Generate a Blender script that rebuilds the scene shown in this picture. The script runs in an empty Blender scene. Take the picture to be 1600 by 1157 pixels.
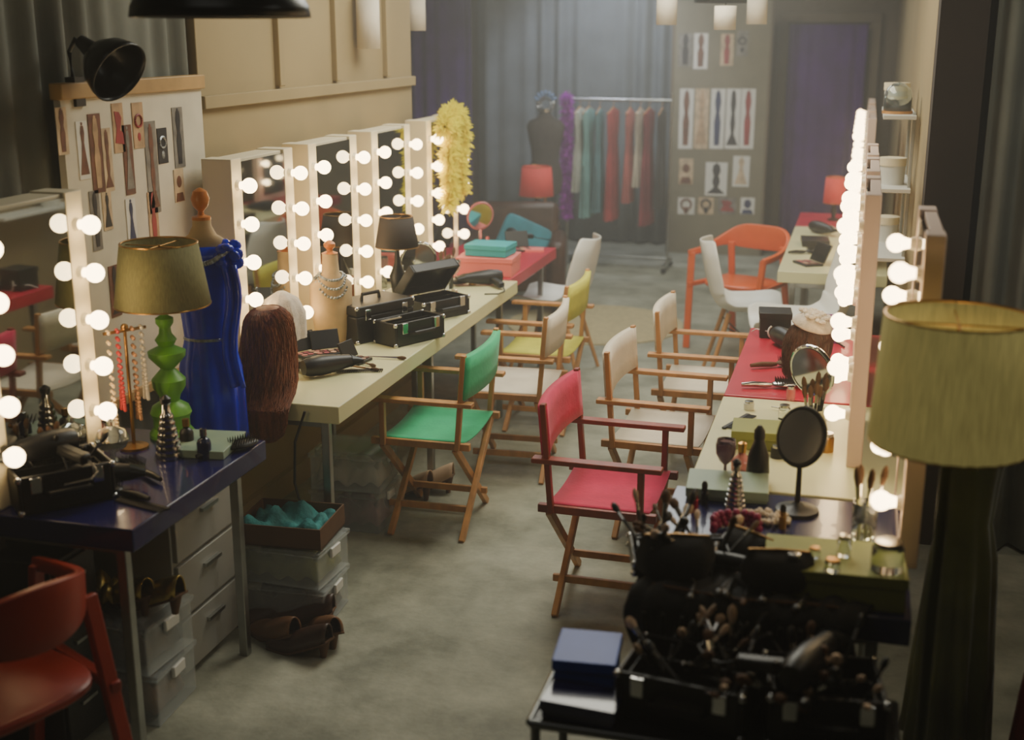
import bpy, bmesh, math, random
from mathutils import Vector, Matrix, Euler
R = random.Random(7)
S = bpy.context.scene; C = S.collection
rad = math.radians; PI = math.pi
A = rad(15.5); P = rad(15.15); F = 1950.0; H = 2.0
ca, sa, cp, sp = math.cos(A), math.sin(A), math.cos(P), math.sin(P)
def ray(px, py):
    u = (px-800)/F; v = (py-578.5)/F
    fh = cp-v*sp
    return (u*ca-fh*sa, u*sa+fh*ca, -sp-v*cp)
def at(px, py, z):
    d = ray(px, py); t = (z-H)/d[2]; return (d[0]*t, d[1]*t, z)
def onx(px, py, X):
    d = ray(px, py); t = X/d[0]; return (X, d[1]*t, H+d[2]*t)
def ony(px, py, Y):
    d = ray(px, py); t = Y/d[1]; return (d[0]*t, Y, H+d[2]*t)
TT = .735   # table top height

# ------------------------------------------------------------------ materials
def lin(c):
    return tuple(((x/255.)/12.92 if x/255. <= .04045 else ((x/255.+.055)/1.055)**2.4) for x in c)
MATS = {}
def mat(name, col, rough=.5, metal=0., var=.15, scale=6., bump=0., st=(1, 1, 1), emit=0., trans=0., alpha=1., sheen=0., col2=None, bs=None, coat=0., det=4, nr=.5, tl=0.):
    if name in MATS: return MATS[name]
    m = bpy.data.materials.new(name); m.use_nodes = True
    nt = m.node_tree; b = nt.nodes['Principled BSDF']; L = nt.links.new
    c1 = lin(col)
    tc = nt.nodes.new('ShaderNodeTexCoord'); mp = nt.nodes.new('ShaderNodeMapping'); mp.inputs['Scale'].default_value = st
    nz = nt.nodes.new('ShaderNodeTexNoise'); nz.inputs['Scale'].default_value = scale; nz.inputs['Detail'].default_value = det; nz.inputs['Roughness'].default_value = nr
    rp = nt.nodes.new('ShaderNodeValToRGB')
    a = [max(0, x*(1-var)) for x in c1]; z = lin(col2) if col2 else [min(1, x*(1+var)) for x in c1]
    rp.color_ramp.elements[0].position = .35; rp.color_ramp.elements[1].position = .68
    rp.color_ramp.elements[0].color = (*a, 1); rp.color_ramp.elements[1].color = (*z, 1)
    L(tc.outputs['Object'], mp.inputs['Vector']); L(mp.outputs['Vector'], nz.inputs['Vector']); L(nz.outputs['Fac'], rp.inputs['Fac'])
    L(rp.outputs['Color'], b.inputs['Base Color'])
    b.inputs['Roughness'].default_value = rough; b.inputs['Metallic'].default_value = metal
    b.inputs['Transmission Weight'].default_value = trans; b.inputs['Alpha'].default_value = alpha
    b.inputs['Sheen Weight'].default_value = sheen; b.inputs['Coat Weight'].default_value = coat
    if emit:
        b.inputs['Emission Strength'].default_value = emit; L(rp.outputs['Color'], b.inputs['Emission Color'])
    if bump:
        n2 = nt.nodes.new('ShaderNodeTexNoise'); n2.inputs['Scale'].default_value = bs or scale*6; n2.inputs['Detail'].default_value = 5
        bp = nt.nodes.new('ShaderNodeBump'); bp.inputs['Strength'].default_value = bump; bp.inputs['Distance'].default_value = .01
        L(mp.outputs['Vector'], n2.inputs['Vector']); L(n2.outputs['Fac'], bp.inputs['Height']); L(bp.outputs['Normal'], b.inputs['Normal'])
    if tl:
        tr = nt.nodes.new('ShaderNodeBsdfTranslucent'); mxs = nt.nodes.new('ShaderNodeMixShader'); mxs.inputs[0].default_value = tl
        L(rp.outputs['Color'], tr.inputs['Color']); L(b.outputs[0], mxs.inputs[1]); L(tr.outputs[0], mxs.inputs[2]); L(mxs.outputs[0], nt.nodes['Material Output'].inputs['Surface'])
    MATS[name] = m; return m
cream = mat('cream_paint', (222, 220, 172), .35, var=.05, scale=3)
cream2 = mat('cream_frame', (230, 218, 186), .55, var=.04, scale=4)
cream3 = mat('pinkish_white_frame', (222, 196, 178), .6, var=.04, scale=4)
bluep = mat('blue_lacquer', (28, 26, 84), .22, var=.1, coat=.3)
redp = mat('red_lacquer', (188, 22, 54), .35, var=.08, coat=.15)
steel = mat('brushed_steel', (170, 172, 168), .35, 1.0, .08, 20)
chrome = mat('chrome', (215, 215, 215), .08, 1.0, .02)
dchrome = mat('dull_steel_tube', (110, 112, 112), .35, 1.0, .1)
black = mat('black_plastic', (22, 22, 23), .4, var=.2)
blackl = mat('black_vinyl', (26, 25, 25), .36, var=.2, bump=.15, scale=30)
blackf = mat('black_fabric', (26, 26, 28), .85, var=.25, bump=.2, scale=20)
wood = mat('honey_wood', (196, 140, 80), .45, var=.22, scale=14, st=(1, 1, .25), bump=.05)
woodr = mat('red_stained_wood', (146, 62, 40), .4, var=.25, scale=14, st=(1, 1, .25), bump=.05)
woodb = mat('rail_wood', (182, 146, 92), .5, var=.18, scale=8)
fgreen = mat('green_canvas', (30, 190, 128), .8, var=.1, scale=10, bump=.15, sheen=.2)
fred = mat('red_canvas', (220, 26, 88), .8, var=.1, scale=10, bump=.15, sheen=.2)
fwhite = mat('white_canvas', (226, 216, 196), .85, var=.06, scale=10, bump=.15)
fyel = mat('yellow_canvas', (214, 210, 80), .8, var=.1, scale=10, bump=.15)
bulbm = mat('lit_bulb', (255, 222, 168), .3, var=.02, emit=13.)
socketm = mat('bulb_socket', (240, 235, 215), .4)
mirrorm = mat('mirror_glass', (165, 168, 166), .03, 1.0, .01)
glass = mat('clear_glass', (235, 242, 240), .03, trans=.95, var=.01)
plast = mat('translucent_plastic', (216, 224, 222), .2, var=.04, alpha=.26)
whitep = mat('white_plastic', (232, 232, 226), .35, var=.04)
whitel = mat('white_laminate', (212, 212, 205), .4, var=.04)
dimwhitel = mat('dimmed_white_laminate', (160, 160, 152), .45, var=.05)  # white laminate with dimness put into its colour, mainly for the under-table drawers
orangep = mat('orange_plastic', (232, 100, 30), .35, var=.06)
orangef = mat('dark_orange_plastic', (150, 38, 18), .4, var=.08)
conc = mat('concrete', (136, 138, 118), .6, var=.28, scale=2.6, bump=.3, bs=30, col2=(180, 180, 160), det=12, nr=.68)
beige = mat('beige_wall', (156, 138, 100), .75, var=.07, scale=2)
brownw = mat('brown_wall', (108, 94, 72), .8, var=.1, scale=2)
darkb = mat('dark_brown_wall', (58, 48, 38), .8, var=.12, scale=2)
ceilm = mat('dark_ceiling', (50, 47, 42), .9, var=.1)
curt = mat('grey_curtain', (116, 118, 108), .9, var=.12, scale=5, bump=.1)
curtb = mat('blue_grey_curtain', (104, 110, 114), .9, var=.14, scale=4, bump=.1)
purp = mat('purple_curtain', (76, 22, 116), .9, var=.2, scale=5)
boardm = mat('pin_board', (216, 208, 186), .85, var=.05, scale=12)
paper = mat('white_paper', (226, 222, 208), .7, var=.03)
beigep = mat('beige_print', (186, 152, 112), .6, var=.3, scale=18)
greyp = mat('grey_print', (128, 122, 112), .6, var=.35, scale=20)
tanp = mat('tan_print', (204, 178, 140), .6, var=.25, scale=16)
inkd = mat('dark_ink', (36, 32, 36), .6, var=.3)
inkb = mat('brown_ink', (112, 66, 44), .6, var=.35, scale=25)
inkn = mat('navy_ink', (34, 42, 86), .6, var=.3)
inkr = mat('red_ink', (150, 44, 44), .6, var=.3)
satin = mat('royal_blue_satin', (22, 44, 222), .2, var=.25, scale=6, coat=.35, bump=.12, bs=14)
satg = mat('olive_green_satin', (92, 100, 50), .4, var=.3, scale=6, sheen=.3)
satr = mat('dark_red_satin', (120, 18, 28), .4, var=.3, scale=6)
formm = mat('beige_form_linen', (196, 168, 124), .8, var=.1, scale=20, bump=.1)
formd = mat('dim_form_linen', (66, 58, 54), .85, var=.1, scale=20)  # linen colour darkened so the far form sinks into the dim background
knobw = mat('orange_wood_knob', (190, 112, 46), .35, var=.15)
silverb = mat('silver_beading', (170, 176, 180), .3, .9, .4, 60, bump=.6, bs=120)
auburn = mat('auburn_hair', (132, 74, 44), .5, var=.4, scale=24, st=(3, 3, .4))
darkhair = mat('brown_hair', (88, 54, 38), .5, var=.4, scale=24, st=(3, 3, .4))
lace = mat('white_lace', (226, 214, 196), .8, var=.15, scale=40, bump=.4)
skinm = mat('foam_head', (200, 170, 140), .7, var=.05)
limeg = mat('muted_lime_paint', (104, 172, 54), .4, var=.1)
darkg = mat('dark_green_paint', (54, 62, 34), .5, var=.1)
yelf = mat('yellow_feather', (255, 246, 62), .8, var=.03, scale=20, tl=.6)
purf = mat('magenta_feather', (196, 44, 206), .8, var=.15, scale=20, tl=.4)
brass = mat('brass', (176, 132, 70), .3, .9, .1)
gold = mat('gold_leather', (186, 160, 86), .3, .7, .25, 20)
teal = mat('teal_card', (44, 168, 178), .6, var=.06)
pink = mat('coral_pink_card', (236, 122, 116), .6, var=.05)
olivec = mat('olive_card', (146, 152, 76), .6, var=.06)
sage = mat('sage_card', (150, 172, 150), .4, var=.06)
cardb = mat('brown_card', (96, 66, 40), .75, var=.15)
tealf = mat('teal_fabric', (60, 140, 140), .85, var=.35, scale=14, bump=.4)
brownl = mat('brown_leather', (70, 46, 34), .4, var=.25, scale=10, bump=.15)
tanl = mat('tan_leather', (128, 88, 58), .42, var=.2, scale=10)
bluec = mat('bright_blue_card', (28, 76, 190), .45, var=.1)
tealc = mat('turquoise_velvet', (24, 124, 140), .7, var=.2, scale=10, sheen=.3)
silk_r = mat('coral_red_shade', (200, 62, 56), .8, var=.08, emit=.25)
rugm = mat('pale_rug', (186, 172, 130), .95, var=.12, scale=30, bump=.4)
darkshade = mat('dark_shade', (50, 42, 36), .8, var=.1)
pinkg = mat('pink_glass', (236, 150, 150), .1, trans=.5, var=.1)
metalb = mat('black_metal', (28, 30, 30), .3, .5, .1)
silver = mat('silver_metal', (190, 188, 184), .18, 1.0, .05)
purplep = mat('purple_foil', (120, 50, 140), .3, .3, .2)
partm = mat('beige_partition', (126, 118, 94), .7, var=.08)
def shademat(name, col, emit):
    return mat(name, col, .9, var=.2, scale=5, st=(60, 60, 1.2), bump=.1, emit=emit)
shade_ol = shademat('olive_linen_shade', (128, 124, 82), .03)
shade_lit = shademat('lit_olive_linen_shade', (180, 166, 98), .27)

# ------------------------------------------------------------------ mesh builder
def mx(loc, rot=(0, 0, 0)):
    return Matrix.Translation(loc) @ Euler(rot).to_matrix().to_4x4()
class MB:
    def __init__(s): s.b = bmesh.new()
    def box(s, c, d, rot=(0, 0, 0)):
        bmesh.ops.create_cube(s.b, size=1, matrix=mx(c, rot) @ Matrix.Diagonal((d[0], d[1], d[2], 1))); return s
    def bar(s, p, q, w, h):
        p = Vector(p); q = Vector(q); d = q-p
        M = Matrix.Translation((p+q)/2) @ d.to_track_quat('Y', 'Z').to_matrix().to_4x4() @ Matrix.Diagonal((w, d.length, h, 1))
        bmesh.ops.create_cube(s.b, size=1, matrix=M); return s
    def tube(s, p, q, r, r2=None, n=12):
        p = Vector(p); q = Vector(q); d = q-p
        M = Matrix.Translation((p+q)/2) @ d.to_track_quat('Z', 'Y').to_matrix().to_4x4()
        bmesh.ops.create_cone(s.b, cap_ends=True, segments=n, radius1=r, radius2=r if r2 is None else r2, depth=d.length, matrix=M); return s
    def ball(s, c, r, sc=(1, 1, 1), n=14, rot=(0, 0, 0)):
        bmesh.ops.create_uvsphere(s.b, u_segments=n, v_segments=n//2+2, radius=r, matrix=mx(c, rot) @ Matrix.Diagonal((*sc, 1))); return s
    def loft(s, rings, n=24, pleat=None, freq=12, cap=True, ph=0.):
        vs = []
        for (cx, cy, z, rx, ry) in rings:
            am = pleat(z) if pleat else 0
            row = []
            for i in range(n):
                a = 2*PI*i/n; k = 1+am*math.sin(freq*a+ph+z*3)
                row.append(s.b.verts.new((cx+rx*k*math.cos(a), cy+ry*k*math.sin(a), z)))
            vs.append(row)
        for r0, r1 in zip(vs, vs[1:]):
            for i in range(n):
                s.b.faces.new((r0[i], r0[(i+1) % n], r1[(i+1) % n], r1[i]))
        if cap:
            s.b.faces.new(vs[0][::-1]); s.b.faces.new(vs[-1])
        return s
    def lathe(s, prof, c=(0, 0, 0), n=24, cap=True):
        return s.loft([(c[0], c[1], c[2]+z, max(r, .0004), max(r, .0004)) for r, z in prof], n, cap=cap)
    def path(s, pts, r, n=8, closed=False):
        pts = [Vector(p) for p in pts]; N = len(pts); rows = []
        for i, p in enumerate(pts):
            if closed: d = pts[(i+1) % N]-pts[i-1]
            else: d = pts[min(i+1, N-1)]-pts[max(i-1, 0)]
            q = d.to_track_quat('Z', 'Y'); rr = r(i/(N-1)) if callable(r) else r
            rows.append([s.b.verts.new(p+q @ Vector((rr*math.cos(2*PI*k/n), rr*math.sin(2*PI*k/n), 0))) for k in range(n)])
        rng = range(N if closed else N-1)
        for i in rng:
            a = rows[i]; b = rows[(i+1) % N]
            for k in range(n): s.b.faces.new((a[k], a[(k+1) % n], b[(k+1) % n], b[k]))
        if not closed:
            s.b.faces.new(rows[0][::-1]); s.b.faces.new(rows[-1])
        return s
    def poly(s, pts, ext):
        a = [s.b.verts.new(p) for p in pts]; e = Vector(ext); b = [s.b.verts.new(Vector(p)+e) for p in pts]; n = len(a)
        s.b.faces.new(a[::-1]); s.b.faces.new(b)
        for i in range(n): s.b.faces.new((a[i], a[(i+1) % n], b[(i+1) % n], b[i]))
        return s
    def grid(s, fn, nu, nv):
        g = [[s.b.verts.new(fn(i/nu, j/nv)) for j in range(nv+1)] for i in range(nu+1)]
        for i in range(nu):
            for j in range(nv): s.b.faces.new((g[i][j], g[i+1][j], g[i+1][j+1], g[i][j+1]))
        return s
    def ring(s, c, Rr, r, rot=(0, 0, 0), n=32, m=8, sx=1):
        M = mx(c, rot)
        return s.path([M @ Vector((Rr*sx*math.cos(2*PI*i/n), Rr*math.sin(2*PI*i/n), 0)) for i in range(n)], r, m, True)
    def obox(s, c, d, t=.006):
        x, y, z = c; w, dd, h = d
        s.box((x, y, z+t/2), (w, dd, t))
        for sg in (-1, 1):
            s.box((x+sg*(w-t)/2, y, z+h/2), (t, dd, h)); s.box((x, y+sg*(dd-t)/2, z+h/2), (w-2*t, t, h))
        return s
    def xf(s, M): bmesh.ops.transform(s.b, matrix=M, verts=s.b.verts); return s
    def out(s, name, m, par=None, bev=0, sol=0, sub=0, loc=None, rot=None, recalc=True):
        if recalc: bmesh.ops.recalc_face_normals(s.b, faces=s.b.faces)
        for f in s.b.faces: f.smooth = True
        for e in s.b.edges:
            if len(e.link_faces) == 2 and e.calc_face_angle(0) > .65: e.smooth = False
        me = bpy.data.meshes.new(name); s.b.to_mesh(me); s.b.free(); me.materials.append(m)
        o = bpy.data.objects.new(name, me); C.objects.link(o)
        if par: o.parent = par
        if loc: o.location = loc
        if rot: o.rotation_euler = rot
        if sol:
            k = o.modifiers.new('sol', 'SOLIDIFY'); k.thickness = sol; k.offset = 0
        if bev:
            k = o.modifiers.new('bev', 'BEVEL'); k.width = bev; k.segments = 2; k.limit_method = 'ANGLE'
        if sub:
            k = o.modifiers.new('sub', 'SUBSURF'); k.levels = sub; k.render_levels = sub
        return o
def tag(o, label, cat, group=None):
    o['label'] = label; o['category'] = cat
    if group: o['group'] = group
    return o
def thing(name, label, cat, loc=(0, 0, 0), rz=0, group=None, rot=None):
    o = bpy.data.objects.new(name, None); C.objects.link(o); o.empty_display_size = .1
    o.location = loc; o.rotation_euler = rot or (0, 0, rz); return tag(o, label, cat, group)
def struct(o): o['kind'] = 'structure'; return o
def dup(root, loc, rz, label=None, group=None):
    r = root.copy(); C.objects.link(r); r.location = loc; r.rotation_euler = (0, 0, rz)
    if label: r['label'] = label
    if group: r['group'] = group
    for ch in list(root.children):
        c = ch.copy(); C.objects.link(c); c.parent = r
        for g in list(ch.children):
            d = g.copy(); C.objects.link(d); d.parent = c
    return r

# ------------------------------------------------------------------ setting
struct(MB().box((-1.5, 6.0, -.05), (6.8, 12.8, .1)).out('floor', conc))
struct(MB().box((-1.5, 6.0, 3.05), (6.8, 12.8, .1)).out('ceiling', ceilm))
struct(MB().box((-2.56, 3.1, 1.5), (.1, 7.0, 3.0)).out('wall_left', beige))
struct(MB().box((-3.6, 6.65, 1.5), (2.18, .1, 3.0)).out('wall_left_return', brownw))
struct(MB().box((-4.75, 9.45, 1.5), (.1, 5.7, 3.0)).out('wall_left_far', brownw))
struct(MB().box((-1.5, 12.3, 1.5), (6.6, .1, 3.0)).out('wall_back', brownw))
struct(MB().box((.31, 8.7, 1.5), (.14, 7.1, 3.0)).out('wall_right', beige))
struct(MB().box((.325, 5.05, 1.5), (.17, .18, 3.0)).out('wall_right_pier', darkb))
struct(MB().box((1.75, 3.0, 1.5), (.1, 6.4, 3.0)).out('wall_right_near', darkb))
struct(MB().box((1.05, 5.2, 1.5), (1.3, .1, 3.0)).out('wall_right_return', darkb))
struct(MB().box((-2.455, 5.44, 1.5), (.11, 2.32, 3.0)).out('wall_left_panel', beige, bev=.004))
tr = MB(); tr.box((-2.39, 5.44, 1.745), (.03, 2.32, .05))
for y in (4.95, 5.55, 6.2): tr.box((-2.39, y, 2.39), (.03, .05, 1.22))
struct(tr.out('trim_1', beige, bev=.004))
struct(MB().box((-2.385, 5.44, .05), (.03, 2.32, .1)).out('baseboard_left', beige))
a = ony(1225, 60, 12.2)[0]; b = ony(1368, 60, 12.2)[0]
d = MB(); d.box((a, 12.22, 1.05), (.09, .1, 2.1)); d.box((b, 12.22, 1.05), (.09, .1, 2.1)); d.box(((a+b)/2, 12.22, 2.13), (b-a+.09, .1, .09))
struct(d.out('door_1', brownw, bev=.006))

def curtain(name, label, p0, p1, z0, z1, m, amp=.035, wl=.11, group=None, seed=0):
    p0 = Vector((*p0, 0)); p1 = Vector((*p1, 0)); L = (p1-p0).length; dr = (p1-p0)/L; nr = Vector((-dr.y, dr.x, 0))
    nu = max(24, int(L/wl*10)); rr = random.Random(seed); ph = [rr.uniform(0, 6) for _ in range(3)]
    def fn(u, v):
        s_ = u*L; w = math.sin(2*PI*s_/wl+ph[0]+.8*math.sin(s_*5+ph[1]))*amp*(.55+.45*math.sin(s_*7+ph[2]))*(1-.25*v)
        q = p0+dr*s_+nr*w; return (q.x, q.y, z0+(z1-z0)*v)
    return tag(MB().grid(fn, nu, 4).out(name, m, sol=.006, recalc=False), label, 'curtain', group)
curtain('curtain', 'grey pleated curtain hanging behind the white pin board', (-2.45, 1.2), (-2.45, 4.26), .02, 2.95, curt, .03, .13, seed=1)
curtain('curtain', 'dark purple curtain at the far left corner beyond the feather boa', (-4.55, 11.95), (-3.72, 11.95), .02, 2.95, purp, .05, .14, seed=2)
curtain('curtain', 'blue-grey floor-length curtain behind the clothes rack', (-3.68, 12.0), (-1.55, 12.0), .02, 2.95, curtb, .06, .19, seed=3)
curtain('curtain', 'purple curtain filling the doorway in the far wall', (a+.05, 12.1), (a+.75, 12.1), .02, 2.07, purp, .03, .12, seed=4)
curtain('curtain', 'dark grey curtain at the right edge behind the large lit lamp', (.44, 4.98), (1.65, 4.98), .02, 2.95, curt, .045, .12, seed=8)

# ------------------------------------------------------------------ tables
def table(x0, x1, y0, y1, m, label):
    w = x1-x0; l = y1-y0
    t = thing('vanity_table', label, 'table', ((x0+x1)/2, (y0+y1)/2, 0), 0, 'vanity tables')
    MB().box((0, 0, TT-.0325), (w, l, .065)).out('tabletop', m, t, bev=.004)
    ys = [-l/2+.07, l/2-.07] + ([0] if l > 1.8 else [])
    for y in ys:
        for s_ in (-1, 1):
            MB().box((s_*(w/2-.08), y, (TT-.065)/2), (.03, .03, TT-.065)).out('leg', steel, t, bev=.003)
        MB().box((0, y, TT-.085), (w-.19, .025, .03)).out('crossbar', steel, t)
    return t
table(-2.34, -1.78, 2.68, 3.46, bluep, 'dark blue lacquered vanity table at the left holding the green lamp')
table(-2.34, -1.70, 3.86, 6.24, cream, 'long cream vanity table along the left wall with the auburn wig')
table(-2.34, -1.75, 6.27, 7.32, redp, 'red vanity table at the far end of the left row')
table(-.45, .18, 2.68, 3.40, bluep, 'dark blue vanity table in the right foreground under the clutter')
table(-.42, .18, 3.42, 4.36, cream, 'short cream vanity table on the right beside the red chair')
table(-.42, .18, 4.38, 5.48, redp, 'red vanity table in the middle of the right row')
table(-.40, .18, 6.9, 8.6, cream, 'far cream vanity table on the right beside the orange chair')
table(-.40, .18, 8.62, 9.3, redp, 'small red vanity table at the far end of the right row')

# ------------------------------------------------------------------ bulb mirrors
HM = .82
def make_mirror(label, loc, rz, group, dp=.12, fm=cream2, br=.0285):
    t = thing('vanity_mirror', label, 'mirror', loc, rz, group)
    for s_ in (-1, 1): MB().box((-dp/2, s_*.22, HM/2), (dp, .08, HM)).out('side_post', fm, t, bev=.003)
    MB().box((-dp/2, 0, .02), (dp, .36, .04)).box((-dp/2-.006, 0, HM/2+.01), (dp-.014, .36, HM-.03)).out('back_panel', fm, t, bev=.002)
    MB().box((-.004, 0, .045+(HM-.06)/2), (.005, .358, HM-.06)).out('mirror_glass', mirrorm, t)
    bm_ = MB().ball((.05, 0, 0), br, n=16).tube((.012, 0, 0), (.034, 0, 0), .012, .018, 12)
    sm_ = MB().tube((.0, 0, 0), (.014, 0, 0), .02, .016, 14)
    b0 = bm_.out('bulb', bulbm, t); s0 = sm_.out('socket', socketm, b0)
    first = True
    for s_ in (-1, 1):
        for k in range(5):
            if first: o = b0; first = False
            else:
                o = b0.copy(); C.objects.link(o); o.parent = t
                q = s0.copy(); C.objects.link(q); q.parent = o
            o.location = (0, s_*.22, .155+.142*k)
    return t
G1 = 'bulb-lit mirrors on the left'; G2 = 'bulb-lit mirrors on the right'
m0 = make_mirror('bulb-lit mirror on the dark blue table at the left edge', (-2.2, 2.94, TT), 0, G1)
for y, lb in ((4.38, 'cream-framed bulb mirror behind the auburn wig'), (5.05, 'cream-framed bulb mirror behind the closed black makeup case'),
              (5.75, 'cream-framed bulb mirror behind the dark-shaded small lamp'), (6.52, 'bulb mirror with the yellow feather boa draped on it')):
    dup(m0, (-2.2, y, TT), 0, lb, G1)
m1 = make_mirror('bulb mirror beside the round chrome mirror on the short cream table', (.02, 3.95, TT), PI, G2, .045, cream3, .025)
for x, y, lb in ((.155, 3.23, 'nearest bulb mirror on the right, beside the large lit lamp'), (.02, 4.6, 'bulb mirror behind the brown wig with the flower hat'), (.02, 5.2, 'bulb mirror at the far end of the middle red table'),
              (.02, 7.3, 'bulb mirror at the near end of the far cream table'), (.02, 8.05, 'bulb mirror at the far end of the far cream table'),
              (.02, 8.97, 'farthest bulb mirror, on the small red table')):
    dup(m1, (x, y, TT), PI, lb, G2)

# ------------------------------------------------------------------ chairs
CS = .9
def director(label, loc, rz, fab, wd, wl=None, group="folding director's chairs"):
    t = thing('director_chair', label, 'chair', loc, rz, group); wl = wl or wd; t.scale = (CS, CS, CS)
    MB().grid(lambda u, v: (-.245+.49*u, -.2+.4*v, .468-.022*(1-(2*u-1)**2)), 12, 4).out('seat', fab, t, sol=.007, recalc=False)
    for s_ in (-1, 1):
        MB().bar((s_*.25, -.23, .452), (s_*.25, .23, .452), .03, .032).out('seat_rail', wd, t, bev=.003)
        MB().bar((s_*.268, -.25, .652), (s_*.268, .25, .652), .052, .02).out('armrest', wd, t, bev=.004)
        MB().bar((s_*.268, .17, .44), (s_*.268, .17, .643), .03, .024).out('arm_post', wd, t, bev=.003)
        MB().bar((s_*.268, -.175, .44), (s_*.268, -.21, .875), .03, .022).out('back_post', wd, t, bev=.003)
        for y0 in (.18, -.16):
            yy = y0 if s_ > 0 else y0-.028
            MB().bar((s_*.26, yy, 0), (-s_*.25, yy, .44), .024, .034).out('leg', wl, t, bev=.003)
        MB().bar((s_*.13, -.2, .11), (s_*.13, .2, .11), .02, .03).out('stretcher', wl, t, bev=.003)
    bk = MB().grid(lambda u, v: (-.275+.55*u, -.196-.016*v-.03*(1-(2*u-1)**2), .675+.19*v), 14, 3)
    bk.out('backrest', fab, t, sol=.034, recalc=False)
    return t
def P0(px, py): p = at(px, py, .45); return (p[0], p[1], 0)
def PD(px, py): p = at(px, py, .45*CS); return (p[0], p[1], 0)
dg = director("green canvas director's chair pulled up to the long cream table", PD(684, 668), rad(91), fgreen, wood)
director("red canvas director's chair with red-stained armrests at the right row", PD(954, 768), rad(-91), fred, woodr, wood)
dw = director("white canvas director's chair just behind the green one", PD(806, 600), rad(93), fwhite, wood)
director("yellow canvas director's chair, farthest along the left table", PD(846, 543), rad(90), fyel, wood)
dup(dw, PD(1036, 674), rad(-92), "white canvas director's chair just behind the red one")
dup(dw, PD(1098, 598), rad(-90), "farthest white canvas director's chair, beside the middle red table")

def shell(label, loc, rz, group='white shell chairs'):
    t = thing('shell_chair', label, 'chair', loc, rz, group)
    pr = [(.23, .435), (.18, .45), (.05, .435), (-.08, .432), (-.16, .46), (-.205, .54), (-.235, .65), (-.26, .76), (-.275, .84)]
    wd = [.19, .215, .225, .225, .225, .225, .215, .19, .12]
    def fn(u, v):
        k = u*(len(pr)-1); i = min(int(k), len(pr)-2); f = k-i
        y = pr[i][0]*(1-f)+pr[i+1][0]*f; z = pr[i][1]*(1-f)+pr[i+1][1]*f; w = wd[i]*(1-f)+wd[i+1]*f
        q = 2*v-1; e = abs(q)**3
        up = .06*e*(1 if u < .6 else .2); fw = .08*e*max(0, min(1, (u-.35)*3))
        return (q*w, y+fw, z+up)
    MB().grid(fn, 24, 14).out('shell', whitep, t, sol=.01, sub=1, recalc=False)
    for x in (-1, 1):
        for y, yy in ((.12, .22), (-.1, -.22)):
            MB().tube((x*.21, yy, 0), (x*.13, y, .43), .011, .016, 10).out('leg', wood, t)
    w = MB(); w.tube((-.19, .19, .12), (.15, -.13, .36), .004).tube((.19, .19, .12), (-.15, -.13, .36), .004).tube((-.14, .12, .41), (.14, .12, .41), .005).tube((-.14, -.1, .41), (.14, -.1, .41), .005)
    w.out('brace', metalb, t); return t
sh = shell('white shell chair on the left facing the red table', P0(866, 468), rad(85))
dup(sh, P0(1164, 478), rad(-80), 'white shell chair with wooden legs on the right of the aisle')
s3 = dup(sh, (-.25, 6.5, 0), rad(100), 'white shell chair in the gap between the right tables'); s3.scale = (1.1, 1.1, 1.18)

def armchair(label, loc, rz, m, s=1., ex=.7, ey=.75):
    t = thing('plastic_armchair', label, 'chair', loc, rz); t.scale = (s, s, s)
    rg = []
    sm = MB()
    n = 28
    for z, k in ((.43, .95), (.44, 1), (.455, 1), (.462, .96)):
        rg.append([sm.b.verts.new((.22*k*math.copysign(abs(math.cos(q))**.6, math.cos(q)), .21*k*math.copysign(abs(math.sin(q))**.6, math.sin(q)), z)) for q in [2*PI*i/n for i in range(n)]])
    for r0, r1 in zip(rg, rg[1:]):
        for i in range(n): sm.b.faces.new((r0[i], r0[(i+1) % n], r1[(i+1) % n], r1[i]))
    sm.b.faces.new(rg[0][::-1]); sm.b.faces.new(rg[-1]); sm.out('seat', m, t)
    def hp(u):
        q = PI*u; c_ = math.cos(q); s_ = math.sin(q)
        return (.28*math.copysign(abs(c_)**ex, c_), .22-.48*abs(s_)**ey, .65+.08*s_)
    MB().grid(lambda u, v: (hp(u)[0]*(1+.02*v), hp(u)[1], hp(u)[2]+(v-.5)*(.04+.13*max(0, math.sin(PI*u))**3)), 40, 3).out('back_band', m, t, sol=.026, bev=.004, recalc=False)
    for s_ in (-1, 1):
        MB().bar((s_*.25, .27, 0), (s_*.275, .2, .655), .045, .024).out('leg', m, t, bev=.004)
        MB().bar((s_*.22, -.3, 0), (s_*.2, -.16 if ex > .8 else -.19, .69), .045, .024).out('leg', m, t, bev=.004)
        MB().bar((s_*.26, .24, .44), (s_*.215, -.23, .44), .03, .03).out('seat_rail', m, t, bev=.004)
    return t
armchair('orange plastic armchair on the right behind the white shell chair', (-.70, 8.1, 0), rad(155), orangep, .95, .45, .5)
armchair('dark orange rounded plastic armchair cut off at the lower left corner', (-1.98, 2.33, 0), rad(68), orangef, .95, .95, .95)

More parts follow.
